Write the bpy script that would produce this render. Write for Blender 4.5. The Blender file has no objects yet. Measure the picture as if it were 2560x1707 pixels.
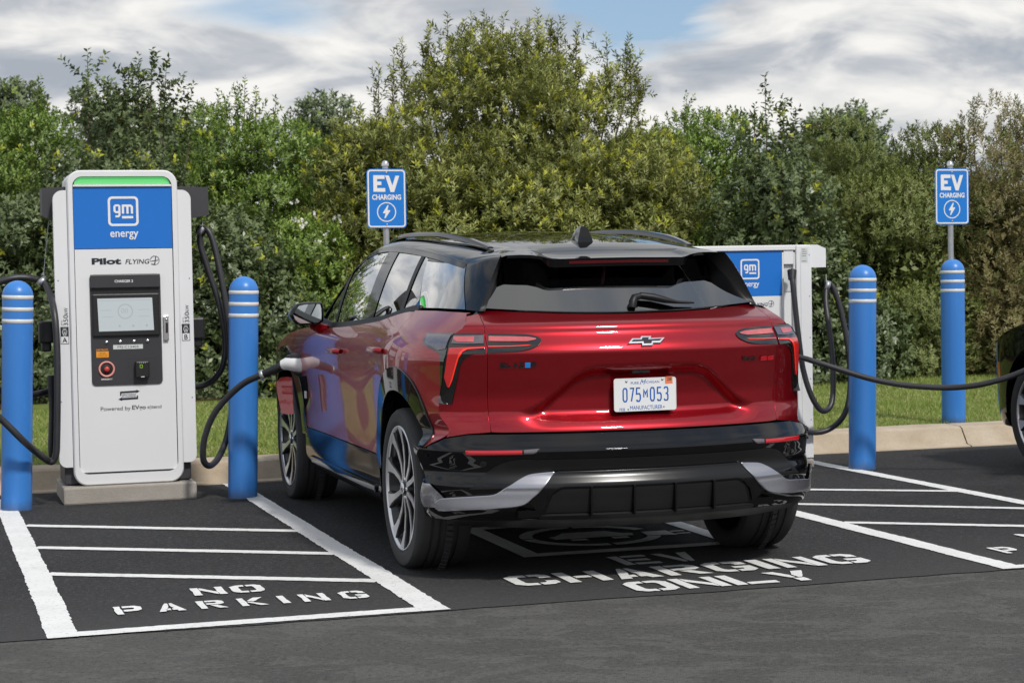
import bpy, bmesh, math, random
import numpy as np
from mathutils import Matrix, Vector
from mathutils.geometry import delaunay_2d_cdt
R_ = math.radians
sc = bpy.context.scene
COL = sc.collection
# ---------------------------------------------------------------- camera
FPX, PITCH, ROLL, CAMH = 4824.10, R_(2.14755), R_(-1.03399), 1.43907
_c, _s = math.cos(PITCH), math.sin(PITCH)
FW = np.array([0, _c, -_s]); _up = np.array([0, _s, _c]); _ri = np.array([1.0, 0, 0])
RI = math.cos(ROLL)*_ri + math.sin(ROLL)*_up
UP = -math.sin(ROLL)*_ri + math.cos(ROLL)*_up
CAMP = np.array([0, 0, CAMH])
cam_d = bpy.data.cameras.new('camera'); cam = bpy.data.objects.new('camera', cam_d); COL.objects.link(cam)
cam_d.sensor_width = 36.0; cam_d.lens = FPX/2560*36; cam_d.clip_start = 0.1; cam_d.clip_end = 3000
cam.matrix_world = Matrix(((RI[0], UP[0], -FW[0], 0), (RI[1], UP[1], -FW[1], 0), (RI[2], UP[2], -FW[2], CAMH), (0, 0, 0, 1)))
cam_d.dof.use_dof = True; cam_d.dof.focus_distance = 9.1; cam_d.dof.aperture_fstop = 8.0
sc.camera = cam
sc.cycles.max_bounces = 7; sc.cycles.diffuse_bounces = 3; sc.cycles.glossy_bounces = 4; sc.cycles.transmission_bounces = 4; sc.cycles.transparent_max_bounces = 8
def ray(q):
    return FW + (q[0]-1280)/FPX*RI + (853.5-q[1])/FPX*UP
def at_depth(q, d):            # full-resolution pixel of the photograph, metres along the view axis
    return CAMP + ray(q)*d
def on_ground(q, z=0.0):
    d = ray(q); return CAMP + d*((z-CAMH)/d[2])
# site frame: s along the kerb, t towards the hedge
SA = R_(17.2); SU = np.array([math.cos(SA), math.sin(SA)]); SV = np.array([-math.sin(SA), math.cos(SA)])
def st(s, t, z=0.0):
    w = SU*s + SV*t; return Vector((w[0], w[1], z))
# ---------------------------------------------------------------- light
SUN_DIR = Vector((0.36, -0.56, 0.75)).normalized()
sun_el = math.asin(SUN_DIR.z); sun_az = math.atan2(SUN_DIR.x, SUN_DIR.y)
sd = bpy.data.lights.new('sun', 'SUN'); sd.energy = 2.7; sd.angle = R_(6); sd.color = (1.0, 0.965, 0.91)
sun = bpy.data.objects.new('sun', sd); COL.objects.link(sun)
sun.rotation_euler = SUN_DIR.to_track_quat('Z', 'Y').to_euler(); sun.location = (8, -6, 14)
sc.view_settings.view_transform = 'Standard'; sc.view_settings.look = 'None'
sc.view_settings.exposure = 0.0; sc.view_settings.gamma = 1.0
# ---------------------------------------------------------------- node helpers
class NT:
    def __init__(s, tree): s.t = tree; s.t.nodes.clear()
    def n(s, typ, **kw):
        nd = s.t.nodes.new(typ)
        for k, v in kw.items():
            if k.startswith('i_'):
                key = k[2:]; key = int(key) if key.isdigit() else key.replace('_', ' ')
                sock = nd.inputs[key]
                if hasattr(v, 'is_output') or isinstance(v, bpy.types.NodeSocket): s.t.links.new(v, sock)
                else: sock.default_value = v
            else: setattr(nd, k, v)
        return nd
    def l(s, a, b): s.t.links.new(a, b)
    def math(s, op, a, b=None, c=None, clamp=False):
        nd = s.t.nodes.new('ShaderNodeMath'); nd.operation = op; nd.use_clamp = clamp
        for i, v in enumerate((a, b, c)):
            if v is None: continue
            if isinstance(v, bpy.types.NodeSocket): s.t.links.new(v, nd.inputs[i])
            else: nd.inputs[i].default_value = v
        return nd.outputs[0]
    def mix(s, f, a, b, mode='MIX'):
        nd = s.t.nodes.new('ShaderNodeMix'); nd.data_type = 'RGBA'; nd.blend_type = mode; nd.clamp_factor = True
        for i, v in ((0, f), (6, a), (7, b)):
            if isinstance(v, bpy.types.NodeSocket): s.t.links.new(v, nd.inputs[i])
            else: nd.inputs[i].default_value = v if i == 0 else (*v, 1)[:4]
        return nd.outputs[2]
    def ramp(s, f, stops, interp='LINEAR'):
        nd = s.t.nodes.new('ShaderNodeValToRGB'); cr = nd.color_ramp; cr.interpolation = interp
        while len(cr.elements) < len(stops): cr.elements.new(0.5)
        for e, (p, c) in zip(cr.elements, stops):
            e.position = p; e.color = (c, c, c, 1) if not hasattr(c, '__len__') else (*c, 1)[:4]
        s.t.links.new(f, nd.inputs[0]); return nd.outputs[0]
def noise(nt, vec, scale, detail=4, rough=0.55, dist=0.0):
    nd = nt.n('ShaderNodeTexNoise', i_Scale=scale, i_Detail=detail, i_Roughness=rough, i_Distortion=dist)
    if vec is not None: nt.l(vec, nd.inputs['Vector'])
    return nd.outputs['Fac']
# ---------------------------------------------------------------- sky
world = bpy.data.worlds.new('World'); sc.world = world; world.use_nodes = True; world.cycles.sampling_method = 'MANUAL'; world.cycles.sample_map_resolution = 512
nt = NT(world.node_tree)
sky = nt.n('ShaderNodeTexSky', sky_type='NISHITA', sun_disc=False, sun_elevation=sun_el, sun_rotation=sun_az, air_density=1.0, dust_density=1.2)
tc = nt.n('ShaderNodeTexCoord'); sep = nt.n('ShaderNodeSeparateXYZ', i_0=tc.outputs['Generated'])
az = nt.math('MULTIPLY', nt.math('ARCTAN2', sep.outputs[0], sep.outputs[1]), 57.2958)
el = nt.math('MULTIPLY', nt.math('ARCSINE', sep.outputs[2]), 57.2958)
# cloud coordinates: a flat layer seen in perspective, softened towards the horizon
den = nt.math('ADD', nt.math('MAXIMUM', sep.outputs[2], 0.0), 0.16)
pv = nt.n('ShaderNodeCombineXYZ', i_0=nt.math('DIVIDE', sep.outputs[0], den), i_1=nt.math('DIVIDE', sep.outputs[1], den), i_2=nt.math('MULTIPLY', sep.outputs[2], 3.5))
n1 = noise(nt, pv.outputs[0], 1.25, 8, 0.56, 0.1)
pv2 = nt.n('ShaderNodeCombineXYZ', i_0=nt.math('MULTIPLY', az, 0.085), i_1=nt.math('MULTIPLY', el, 0.38), i_2=0.0)
n2 = noise(nt, pv2.outputs[0], 1.3, 6, 0.56, 0.4)
pv3 = nt.n('ShaderNodeCombineXYZ', i_0=nt.math('MULTIPLY', az, 0.165), i_1=nt.math('MULTIPLY', el, 0.46), i_2=7.3)
n3 = noise(nt, pv3.outputs[0], 1.3, 6, 0.54, 0.55)
pv4 = nt.n('ShaderNodeCombineXYZ', i_0=nt.math('MULTIPLY', az, 0.165), i_1=nt.math('ADD', nt.math('MULTIPLY', el, 0.46), 0.42), i_2=7.3)
n3b = noise(nt, pv4.outputs[0], 1.3, 6, 0.54, 0.55)
def blob(a0, e0, sa, se, wob=0.0):
    a = nt.math('DIVIDE', nt.math('SUBTRACT', az, a0), sa); e = nt.math('DIVIDE', nt.math('SUBTRACT', el, e0), se)
    if wob: 
        e = nt.math('ADD', e, nt.math('MULTIPLY', nt.math('SUBTRACT', n3, 0.5), wob)); a = nt.math('ADD', a, nt.math('MULTIPLY', nt.math('SUBTRACT', n2, 0.5), wob))
    r = nt.math('ADD', nt.math('MULTIPLY', a, a), nt.math('MULTIPLY', e, e))
    return nt.math('EXPONENT', nt.math('MULTIPLY', r, -1.0))
low = nt.ramp(nt.math('DIVIDE', el, 40.0), [(0.12, 1.0), (0.55, 0.0)])
dens = nt.math('ADD', nt.math('MULTIPLY', n1, nt.math('SUBTRACT', 1.0, low)), nt.math('MULTIPLY', nt.math('ADD', nt.math('MULTIPLY', n2, 0.35), 0.42), low))
for b, k in ((blob(3.6, 7.6, 1.9, 1.25, 2.6), -0.50), (blob(-7.0, 7.9, 2.6, 0.8, 2.0), -0.22), (blob(-3.5, 5.6, 3.0, 0.5, 2.0), -0.06)):
    dens = nt.math('ADD', dens, nt.math('MULTIPLY', b, k))
mask = nt.ramp(dens, [(0.36, 0.0), (0.53, 1.0)])
shade = nt.math('ADD', nt.math('MULTIPLY', nt.math('ADD', nt.math('MULTIPLY', n3, low), nt.math('MULTIPLY', n1, nt.math('SUBTRACT', 1.0, low))), 1.15), -0.03)
shade = nt.math('ADD', shade, nt.math('MULTIPLY', nt.math('MULTIPLY', nt.math('SUBTRACT', n3, n3b), 1.35), low))
for b, k in ((blob(10.5, 7.0, 5.5, 0.75, 1.6), 0.40), (blob(11.0, 5.75, 5.0, 0.55, 1.4), -0.36), (blob(4, 4.55, 30, 0.55, 0.8), 0.30), (blob(-13.5, 6.2, 3.5, 0.5, 1.8), -0.34),
             (blob(-9, 7.2, 4.0, 0.6, 2.0), 0.20), (blob(-4.5, 5.2, 3, 0.9, 1.5), 0.3), (blob(-11, 4.6, 3.5, .5, 1.0), 0.25), (blob(-14, 7.9, 3.5, 0.5, 1.5), -0.2), (blob(6, 8.2, 3.5, 0.4, 1.5), -0.12)):
    shade = nt.math('ADD', shade, nt.math('MULTIPLY', b, k))
ccol = nt.ramp(shade, [(0.10, (4.0, 4.4, 5.0)), (0.42, (5.4, 5.65, 6.05)), (0.64, (7.3, 7.35, 7.4)), (0.95, (9.4, 9.25, 8.95))])
skyc = nt.mix(0.45, sky.outputs[0], (3.4, 5.4, 8.2))
allc = nt.mix(mask, skyc, ccol)
bg = nt.n('ShaderNodeBackground', i_Color=allc, i_Strength=0.1)
nt.l(bg.outputs[0], nt.n('ShaderNodeOutputWorld').inputs[0])
# ---------------------------------------------------------------- materials
MATS = {}
def newmat(name):
    m = bpy.data.materials.new(name); m.use_nodes = True; MATS[name] = m; return m, NT(m.node_tree)
def pbsdf(nt, **kw):
    b = nt.n('ShaderNodeBsdfPrincipled'); o = nt.n('ShaderNodeOutputMaterial'); nt.l(b.outputs[0], o.inputs[0])
    for k, v in kw.items():
        s = b.inputs[k.replace('_', ' ')]
        if isinstance(v, bpy.types.NodeSocket): nt.l(v, s)
        else: s.default_value = (*v, 1) if hasattr(v, '__len__') and len(v) == 3 else v
    return b
def objco(nt): return nt.n('ShaderNodeTexCoord').outputs['Object']
def simple(name, col, rough=0.5, metal=0.0, var=0.06, vscale=9.0, bump=0.0, bscale=200.0, coat=0.0, spec=0.5, **kw):
    m, nt = newmat(name); co = objco(nt)
    f = noise(nt, co, vscale, 3)
    c = nt.mix(f, tuple(x*(1-var) for x in col), tuple(min(1, x*(1+var)) for x in col))
    r = nt.math('ADD', nt.math('MULTIPLY', noise(nt, co, vscale*3, 3), 0.12*rough), rough*0.94)
    b = pbsdf(nt, Base_Color=c, Roughness=r, Metallic=metal, Coat_Weight=coat, Coat_Roughness=0.03, Specular_IOR_Level=spec)
    for k, v in kw.items(): b.inputs[k.replace('_', ' ')].default_value = (*v, 1) if hasattr(v, '__len__') else v
    if bump:
        bn = nt.n('ShaderNodeBump', i_Strength=bump, i_Distance=0.002, i_Height=noise(nt, co, bscale, 2)); nt.l(bn.outputs[0], b.inputs['Normal'])
    return m
m, nt = newmat('blue_plastic'); co = objco(nt); sx_ = nt.n('ShaderNodeSeparateXYZ', i_0=co)
mp = nt.n('ShaderNodeMapping', i_Scale=(9.0, 9.0, 1.6)); nt.l(co, mp.inputs['Vector'])
c = nt.mix(noise(nt, mp.outputs[0], 1.0, 5, 0.65), (0.038, 0.19, 0.57), (0.056, 0.245, 0.67))
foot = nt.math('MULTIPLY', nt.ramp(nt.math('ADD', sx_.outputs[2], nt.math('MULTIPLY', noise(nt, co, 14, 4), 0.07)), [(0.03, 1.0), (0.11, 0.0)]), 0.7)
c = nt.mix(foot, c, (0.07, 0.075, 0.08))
c = nt.mix(nt.math('MULTIPLY', nt.ramp(noise(nt, mp.outputs[0], 4.0, 6, 0.75), [(0.62, 0), (0.70, 1)]), 0.22), c, (0.22, 0.36, 0.62))
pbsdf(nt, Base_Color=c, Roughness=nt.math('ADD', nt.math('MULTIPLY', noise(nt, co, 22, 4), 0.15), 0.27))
simple('stripe_white', (0.72, 0.72, 0.70), 0.4)
simple('white_powder', (0.77, 0.775, 0.785), 0.38, var=0.02, vscale=2, bump=0.05, bscale=500)
simple('panel_blue', (0.008, 0.165, 0.60), 0.42, var=0.03)
simple('sign_blue', (0.008, 0.20, 0.66), 0.4, var=0.03)
simple('mark_white', (0.83, 0.83, 0.82), 0.45, var=0.02)
simple('mark_black', (0.012, 0.018, 0.025), 0.5)
simple('dark_grey', (0.045, 0.044, 0.05), 0.5, var=0.1, bump=0.1, bscale=600)
simple('panel_dark', (0.040, 0.040, 0.044), 0.42, var=0.08, bump=0.1, bscale=600)
simple('black_plastic', (0.014, 0.014, 0.015), 0.45, var=0.15, bump=0.15, bscale=500)
simple('rubber_cable', (0.028, 0.028, 0.032), 0.42, var=0.25, vscale=14, bump=0.1, bscale=300)
simple('galvanised', (0.50, 0.52, 0.54), 0.42, 0.75, var=0.14, vscale=25)
simple('bright_metal', (0.75, 0.75, 0.76), 0.22, 1.0, var=0.05)
simple('orange_label', (0.85, 0.33, 0.02), 0.5)
simple('pale_label', (0.62, 0.64, 0.64), 0.5)
simple('emergency_ring', (0.78, 0.32, 0.27), 0.45)
simple('emergency_red', (0.55, 0.05, 0.04), 0.4)
simple('lime_mark', (0.35, 0.62, 0.05), 0.5)
m, nt = newmat('screen')       # a lit display
pbsdf(nt, Base_Color=(0.05, 0.055, 0.06), Roughness=0.15, Emission_Color=(0.60, 0.66, 0.68), Emission_Strength=0.75)
m, nt = newmat('screen_mark')
pbsdf(nt, Base_Color=(0.05, 0.055, 0.06), Roughness=0.15, Emission_Color=(0.46, 0.51, 0.54), Emission_Strength=0.75)
m, nt = newmat('green_light')  # the lit status lamp
g = nt.n('ShaderNodeSeparateXYZ', i_0=objco(nt))
f = nt.math('DIVIDE', nt.math('SUBTRACT', g.outputs[2], 2.015), 0.075, clamp=True)
pbsdf(nt, Base_Color=(0.10, 0.45, 0.14), Roughness=0.3, Emission_Color=nt.ramp(f, [(0.0, (0.16, 0.55, 0.2)), (0.25, (0.10, 0.30, 0.12)), (0.75, (0.03, 0.50, 0.08)), (1.0, (0.02, 0.75, 0.07))]), Emission_Strength=0.8)
# concrete
def concrete(name, a, b):
    m, nt = newmat(name); co = objco(nt)
    f1 = noise(nt, co, 3.5, 6, 0.65); f2 = noise(nt, co, 90, 3)
    c = nt.mix(nt.ramp(f1, [(0.35, 0), (0.68, 1)]), a, b)
    c = nt.mix(nt.math('MULTIPLY', f2, 0.35), c, (0.12, 0.10, 0.08)); c = nt.mix(nt.math('MULTIPLY', nt.ramp(noise(nt, co, 1.3, 7, 0.72, 0.6), [(0.52, 0), (0.66, 1)]), 0.45), c, (0.24, 0.17, 0.11))
    bs = pbsdf(nt, Base_Color=c, Roughness=0.9)
    bn = nt.n('ShaderNodeBump', i_Strength=0.5, i_Distance=0.004, i_Height=nt.math('ADD', f2, noise(nt, co, 14, 4))); nt.l(bn.outputs[0], bs.inputs['Normal'])
concrete('kerb_concrete', (0.48, 0.38, 0.27), (0.62, 0.53, 0.41))
concrete('pad_concrete', (0.36, 0.33, 0.29), (0.46, 0.43, 0.39))
# asphalt
def asphalt(name, dark, light, patch, speck, dusty=False):
    m, nt = newmat(name); co = objco(nt)
    big = noise(nt, co, 0.55, 6, 0.68, 0.8); fine = noise(nt, co, 42, 7, 0.9); ms = nt.n('ShaderNodeMapping', i_Scale=(1.5, 2.3, 1.0), i_Rotation=(0, 0, -0.32)); nt.l(co, ms.inputs['Vector']); mid = noise(nt, ms.outputs[0], 1.5, 9, 0.72, 0.7)
    vor = nt.n('ShaderNodeTexVoronoi', i_Scale=150.0); nt.l(co, vor.inputs['Vector'])
    c = nt.mix(nt.ramp(big, [(0.38, 0), (0.64, 1)]), dark, light)
    c = nt.mix(nt.math('MULTIPLY', nt.ramp(mid, [(0.49, 0), (0.545, 1)]), patch), c, tuple(x*1.55 for x in light))
    c = nt.mix(nt.math('MULTIPLY', nt.ramp(fine, [(0.545, 0), (0.62, 1)]), speck), c, (0.20, 0.18, 0.16))
    c = nt.mix(nt.math('MULTIPLY', nt.ramp(fine, [(0.39, 1), (0.47, 0)]), 0.92), c, tuple(x*0.35 for x in dark))
    if dusty:          # dust carried over the joint from the driving lane
        sp3 = nt.n('ShaderNodeSeparateXYZ', i_0=co); tt = nt.math('ADD', nt.math('MULTIPLY', sp3.outputs[0], float(SV[0])), nt.math('MULTIPLY', sp3.outputs[1], float(SV[1])))
        tt = nt.math('ADD', tt, nt.math('MULTIPLY', nt.math('SUBTRACT', mid, 0.5), 1.3))
        c = nt.mix(nt.math('MULTIPLY', nt.ramp(nt.math('DIVIDE', nt.math('SUBTRACT', tt, 7.6), 2.0), [(0.0, 1.0), (0.80, 0.0)]), 0.75), c, (0.072, 0.071, 0.070))
    bs = pbsdf(nt, Base_Color=c, Roughness=nt.ramp(mid, [(0.3, 0.80), (0.7, 0.95)]), Specular_IOR_Level=0.3)
    h = nt.math('ADD', nt.math('MULTIPLY', vor.outputs['Distance'], 0.7), fine)
    bn = nt.n('ShaderNodeBump', i_Strength=0.7, i_Distance=0.008, i_Height=h); nt.l(bn.outputs[0], bs.inputs['Normal'])
asphalt('asphalt_new', (0.025, 0.025, 0.027), (0.036, 0.036, 0.038), 0.25, 0.5, True)
asphalt('asphalt_old', (0.074, 0.074, 0.069), (0.094, 0.093, 0.087), 0.45, 0.62)
m, nt = newmat('road_paint'); co = objco(nt)
w = noise(nt, co, 60, 4, 0.7); w2 = noise(nt, co, 5, 5, 0.6)
c = nt.mix(nt.ramp(w2, [(0.3, 0), (0.7, 1)]), (0.74, 0.74, 0.72), (0.84, 0.84, 0.83))
c = nt.mix(nt.math('MULTIPLY', nt.ramp(w, [(0.57, 0), (0.68, 1)]), 0.6), c, (0.22, 0.21, 0.20))
bs = pbsdf(nt, Base_Color=c, Roughness=0.7)
bn = nt.n('ShaderNodeBump', i_Strength=0.5, i_Distance=0.002, i_Height=noise(nt, co, 220, 2)); nt.l(bn.outputs[0], bs.inputs['Normal'])
def ground_mat(name, cols, sc_):
    m, nt = newmat(name); co = objco(nt)
    f = noise(nt, co, sc_, 6, 0.7); f2 = noise(nt, co, sc_*14, 3, 0.7)
    c = nt.ramp(f, [(0.3, cols[0]), (0.5, cols[1]), (0.7, cols[2])])
    c = nt.mix(nt.math('MULTIPLY', f2, 0.5), c, cols[0])
    bs = pbsdf(nt, Base_Color=c, Roughness=0.95, Specular_IOR_Level=0.1)
    bn = nt.n('ShaderNodeBump', i_Strength=0.9, i_Distance=0.03, i_Height=f2); nt.l(bn.outputs[0], bs.inputs['Normal'])
ground_mat('mulch', ((0.05, 0.024, 0.014), (0.10, 0.05, 0.03), (0.18, 0.10, 0.06)), 6)
ground_mat('turf', ((0.09, 0.125, 0.025), (0.15, 0.20, 0.045), (0.23, 0.25, 0.09)), 2.2)
ground_mat('field', ((0.05, 0.07, 0.02), (0.07, 0.09, 0.03), (0.10, 0.10, 0.05)), 0.5)
def leafmat(name, col, rough=0.5, trans=0.25, var=0.35):
    m, nt = newmat(name); co = objco(nt)
    f = noise(nt, co, 1.7, 3); f2 = noise(nt, co, 23, 2)
    c = nt.mix(nt.math('ADD', nt.math('MULTIPLY', f, 0.5), nt.math('MULTIPLY', f2, 0.5)), tuple(x*(1-var) for x in col), tuple(x*(1+var) for x in col))
    b = nt.n('ShaderNodeBsdfPrincipled', i_Base_Color=c, i_Roughness=rough)
    t = nt.n('ShaderNodeBsdfTranslucent', i_Color=nt.mix(0.5, c, tuple(min(1, x*1.6) for x in col)))
    mx = nt.n('ShaderNodeMixShader', i_0=trans); nt.l(b.outputs[0], mx.inputs[1]); nt.l(t.outputs[0], mx.inputs[2])
    nt.l(mx.outputs[0], nt.n('ShaderNodeOutputMaterial').inputs[0])
leafmat('holly_leaf', (0.115, 0.155, 0.058), 0.36, 0.2)
leafmat('holly_pale', (0.20, 0.25, 0.115), 0.34, 0.2)
leafmat('young_leaf', (0.56, 0.57, 0.065), 0.45, 0.35)
leafmat('green_leaf', (0.150, 0.235, 0.040), 0.42, 0.2)
leafmat('green_pale', (0.27, 0.37, 0.08), 0.42, 0.2)
leafmat('myrtle_leaf', (0.215, 0.235, 0.062), 0.5, 0.2)
leafmat('myrtle_pale', (0.36, 0.39, 0.11), 0.5, 0.2)
leafmat('juniper_leaf', (0.165, 0.205, 0.052), 0.55, 0.2)
leafmat('juniper_pale', (0.25, 0.29, 0.08), 0.55, 0.2)
leafmat('brown_leaf', (0.25, 0.22, 0.09), 0.6, 0.3)
leafmat('brown_pale', (0.34, 0.30, 0.135), 0.6, 0.3)
leafmat('far_leaf', (0.19, 0.24, 0.12), 0.6, 0.2)
leafmat('flower_white', (0.75, 0.74, 0.66), 0.6, 0.2, 0.1)
leafmat('grass_blade', (0.27, 0.345, 0.08), 0.6, 0.3, 0.45)
leafmat('grass_dry', (0.46, 0.44, 0.18), 0.6, 0.3, 0.4)
simple('bark', (0.11, 0.08, 0.055), 0.9, var=0.4, vscale=30, bump=0.8, bscale=60)
# ---------------------------------------------------------------- object helpers
def tag(o, label=None, cat=None, group=None, kind=None):
    if label: o['label'] = label
    if cat: o['category'] = cat
    if group: o['group'] = group
    if kind: o['kind'] = kind
    return o
def empty(name, loc, rz=0.0, label=None, cat=None, group=None):
    o = bpy.data.objects.new(name, None); COL.objects.link(o); o.location = loc; o.rotation_euler = (0, 0, rz); o.empty_display_size = 0.1
    return tag(o, label, cat, group)
def link(name, me, parent=None):
    o = bpy.data.objects.new(name, me); COL.objects.link(o)
    if parent is not None: o.parent = parent
    return o
class MB:
    """collects shapes and links them as one mesh object"""
    def __init__(s): s.v = []; s.f = []; s.m = []; s.sm = []; s.mats = []
    def mi(s, mat):
        if mat not in s.mats: s.mats.append(mat)
        return s.mats.index(mat)
    def add(s, verts, faces, mat, smooth=False):
        b = len(s.v); s.v += [tuple(v) for v in verts]; k = s.mi(mat)
        for f in faces: s.f.append(tuple(b+i for i in f)); s.m.append(k); s.sm.append(smooth)
        return s
    def bm(s, bm, mat, M=None, smooth=False):
        if M is not None: bmesh.ops.transform(bm, matrix=M, verts=bm.verts)
        bm.verts.index_update(); s.add([v.co for v in bm.verts], [[v.index for v in f.verts] for f in bm.faces], mat, smooth); bm.free(); return s
    def box(s, c, d, mat, bev=0.0, M=None, seg=2):
        bm = bmesh.new(); bmesh.ops.create_cube(bm, size=1, matrix=Matrix.Translation(c) @ Matrix.Diagonal((*d, 1)))
        if bev: bmesh.ops.bevel(bm, geom=bm.edges[:], offset=bev, segments=seg, profile=0.5, affect='EDGES')
        return s.bm(bm, mat, M, smooth=False)
    def tube(s, pts, r, mat, n=12, caps=True, smooth=True):
        P = [Vector(p) for p in pts]; rs = r if hasattr(r, '__len__') else [r]*len(P); vs = []; fs = []
        T = [(P[min(i+1, len(P)-1)]-P[max(i-1, 0)]).normalized() for i in range(len(P))]
        a = Vector((0, 0, 1)) if abs(T[0].z) < 0.9 else Vector((1, 0, 0)); nrm = T[0].cross(a).normalized()
        for i, p in enumerate(P):
            nrm = (nrm - T[i]*nrm.dot(T[i])).normalized(); b = T[i].cross(nrm)
            for k in range(n):
                t = 2*math.pi*k/n; vs.append(p + (nrm*math.cos(t)+b*math.sin(t))*rs[i])
        for i in range(len(P)-1):
            for k in range(n): fs.append((i*n+k, i*n+(k+1) % n, (i+1)*n+(k+1) % n, (i+1)*n+k))
        s.add(vs, fs, mat, smooth)
        if caps: s.add(vs[:n], [tuple(range(n))[::-1]], mat); s.add(vs[-n:], [tuple(range(n))], mat)
        return s
    def lathe(s, prof, mat, n=32, M=None, smooth=True):      # (r, z) profile about z
        vs = []; fs = []
        for r, z in prof:
            for k in range(n): t = 2*math.pi*k/n; vs.append(Vector((r*math.cos(t), r*math.sin(t), z)))
        for i in range(len(prof)-1):
            for k in range(n): fs.append((i*n+k, i*n+(k+1) % n, (i+1)*n+(k+1) % n, (i+1)*n+k))
        if M is not None: vs = [M @ v for v in vs]
        return s.add(vs, fs, mat, smooth)
    def plate(s, poly, mat, M, thick=0.002, holes=None):      # flat 2D polygon (x, z of the local frame) with thickness towards -y
        pts = [Vector(p) for p in poly]; n = len(pts)
        vs = [M @ Vector((p.x, 0, p.y)) for p in pts] + [M @ Vector((p.x, thick, p.y)) for p in pts]
        tri = tess(poly)
        s.add(vs[:n], tri, mat); s.add(vs, [(i, (i+1) % n, n+(i+1) % n, n+i) for i in range(n)], mat)
        return s
    def build(s, name, parent=None, auto=None):
        me = bpy.data.meshes.new(name); me.from_pydata(s.v, [], s.f)
        for m in s.mats: me.materials.append(MATS[m])
        me.polygons.foreach_set('material_index', s.m); me.polygons.foreach_set('use_smooth', s.sm)
        if auto is not None:
            bm = bmesh.new(); bm.from_mesh(me); bmesh.ops.remove_doubles(bm, verts=bm.verts, dist=1e-5); bmesh.ops.recalc_face_normals(bm, faces=bm.faces)
            bm.to_mesh(me); bm.free(); me.polygons.foreach_set('use_smooth', [True]*len(me.polygons)); me.set_sharp_from_angle(angle=R_(auto))
        me.update(); return link(name, me, parent)
def area2(poly): return sum(poly[i][0]*poly[(i+1) % len(poly)][1]-poly[(i+1) % len(poly)][0]*poly[i][1] for i in range(len(poly)))/2
def tess(poly):
    from mathutils.geometry import tessellate_polygon
    return [tuple(t) for t in tessellate_polygon([[Vector((p[0], p[1], 0)) for p in poly]])]
def rrect(w, h, r, cx=0, cy=0, n=6):
    out = []
    for sx, sy, a0 in ((1, 1, 0), (-1, 1, 90), (-1, -1, 180), (1, -1, 270)):
        for k in range(n+1):
            a = R_(a0+90*k/n); out.append((cx+sx*(w/2-r)+r*math.cos(a), cy+sy*(h/2-r)+r*math.sin(a)))
    return out
def ring(outer, inner):     # polygon with a slit: outer ring minus inner ring
    return outer + [outer[0]] + [inner[0]] + inner[::-1]
def circ(r, cx=0, cy=0, n=40): return [(cx+r*math.cos(2*math.pi*k/n), cy+r*math.sin(2*math.pi*k/n)) for k in range(n)]
def catmull(pts, k=8):
    P = [np.array(p, float) for p in pts]; P = [2*P[0]-P[1]]+P+[2*P[-1]-P[-2]]; out = []
    for i in range(1, len(P)-2):
        for j in range(k):
            t = j/k; a, b, c, d = P[i-1], P[i], P[i+1], P[i+2]
            out.append(0.5*((2*b)+(-a+c)*t+(2*a-5*b+4*c-d)*t*t+(-a+3*b-3*c+d)*t**3))
    out.append(P[-2]); return out
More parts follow.
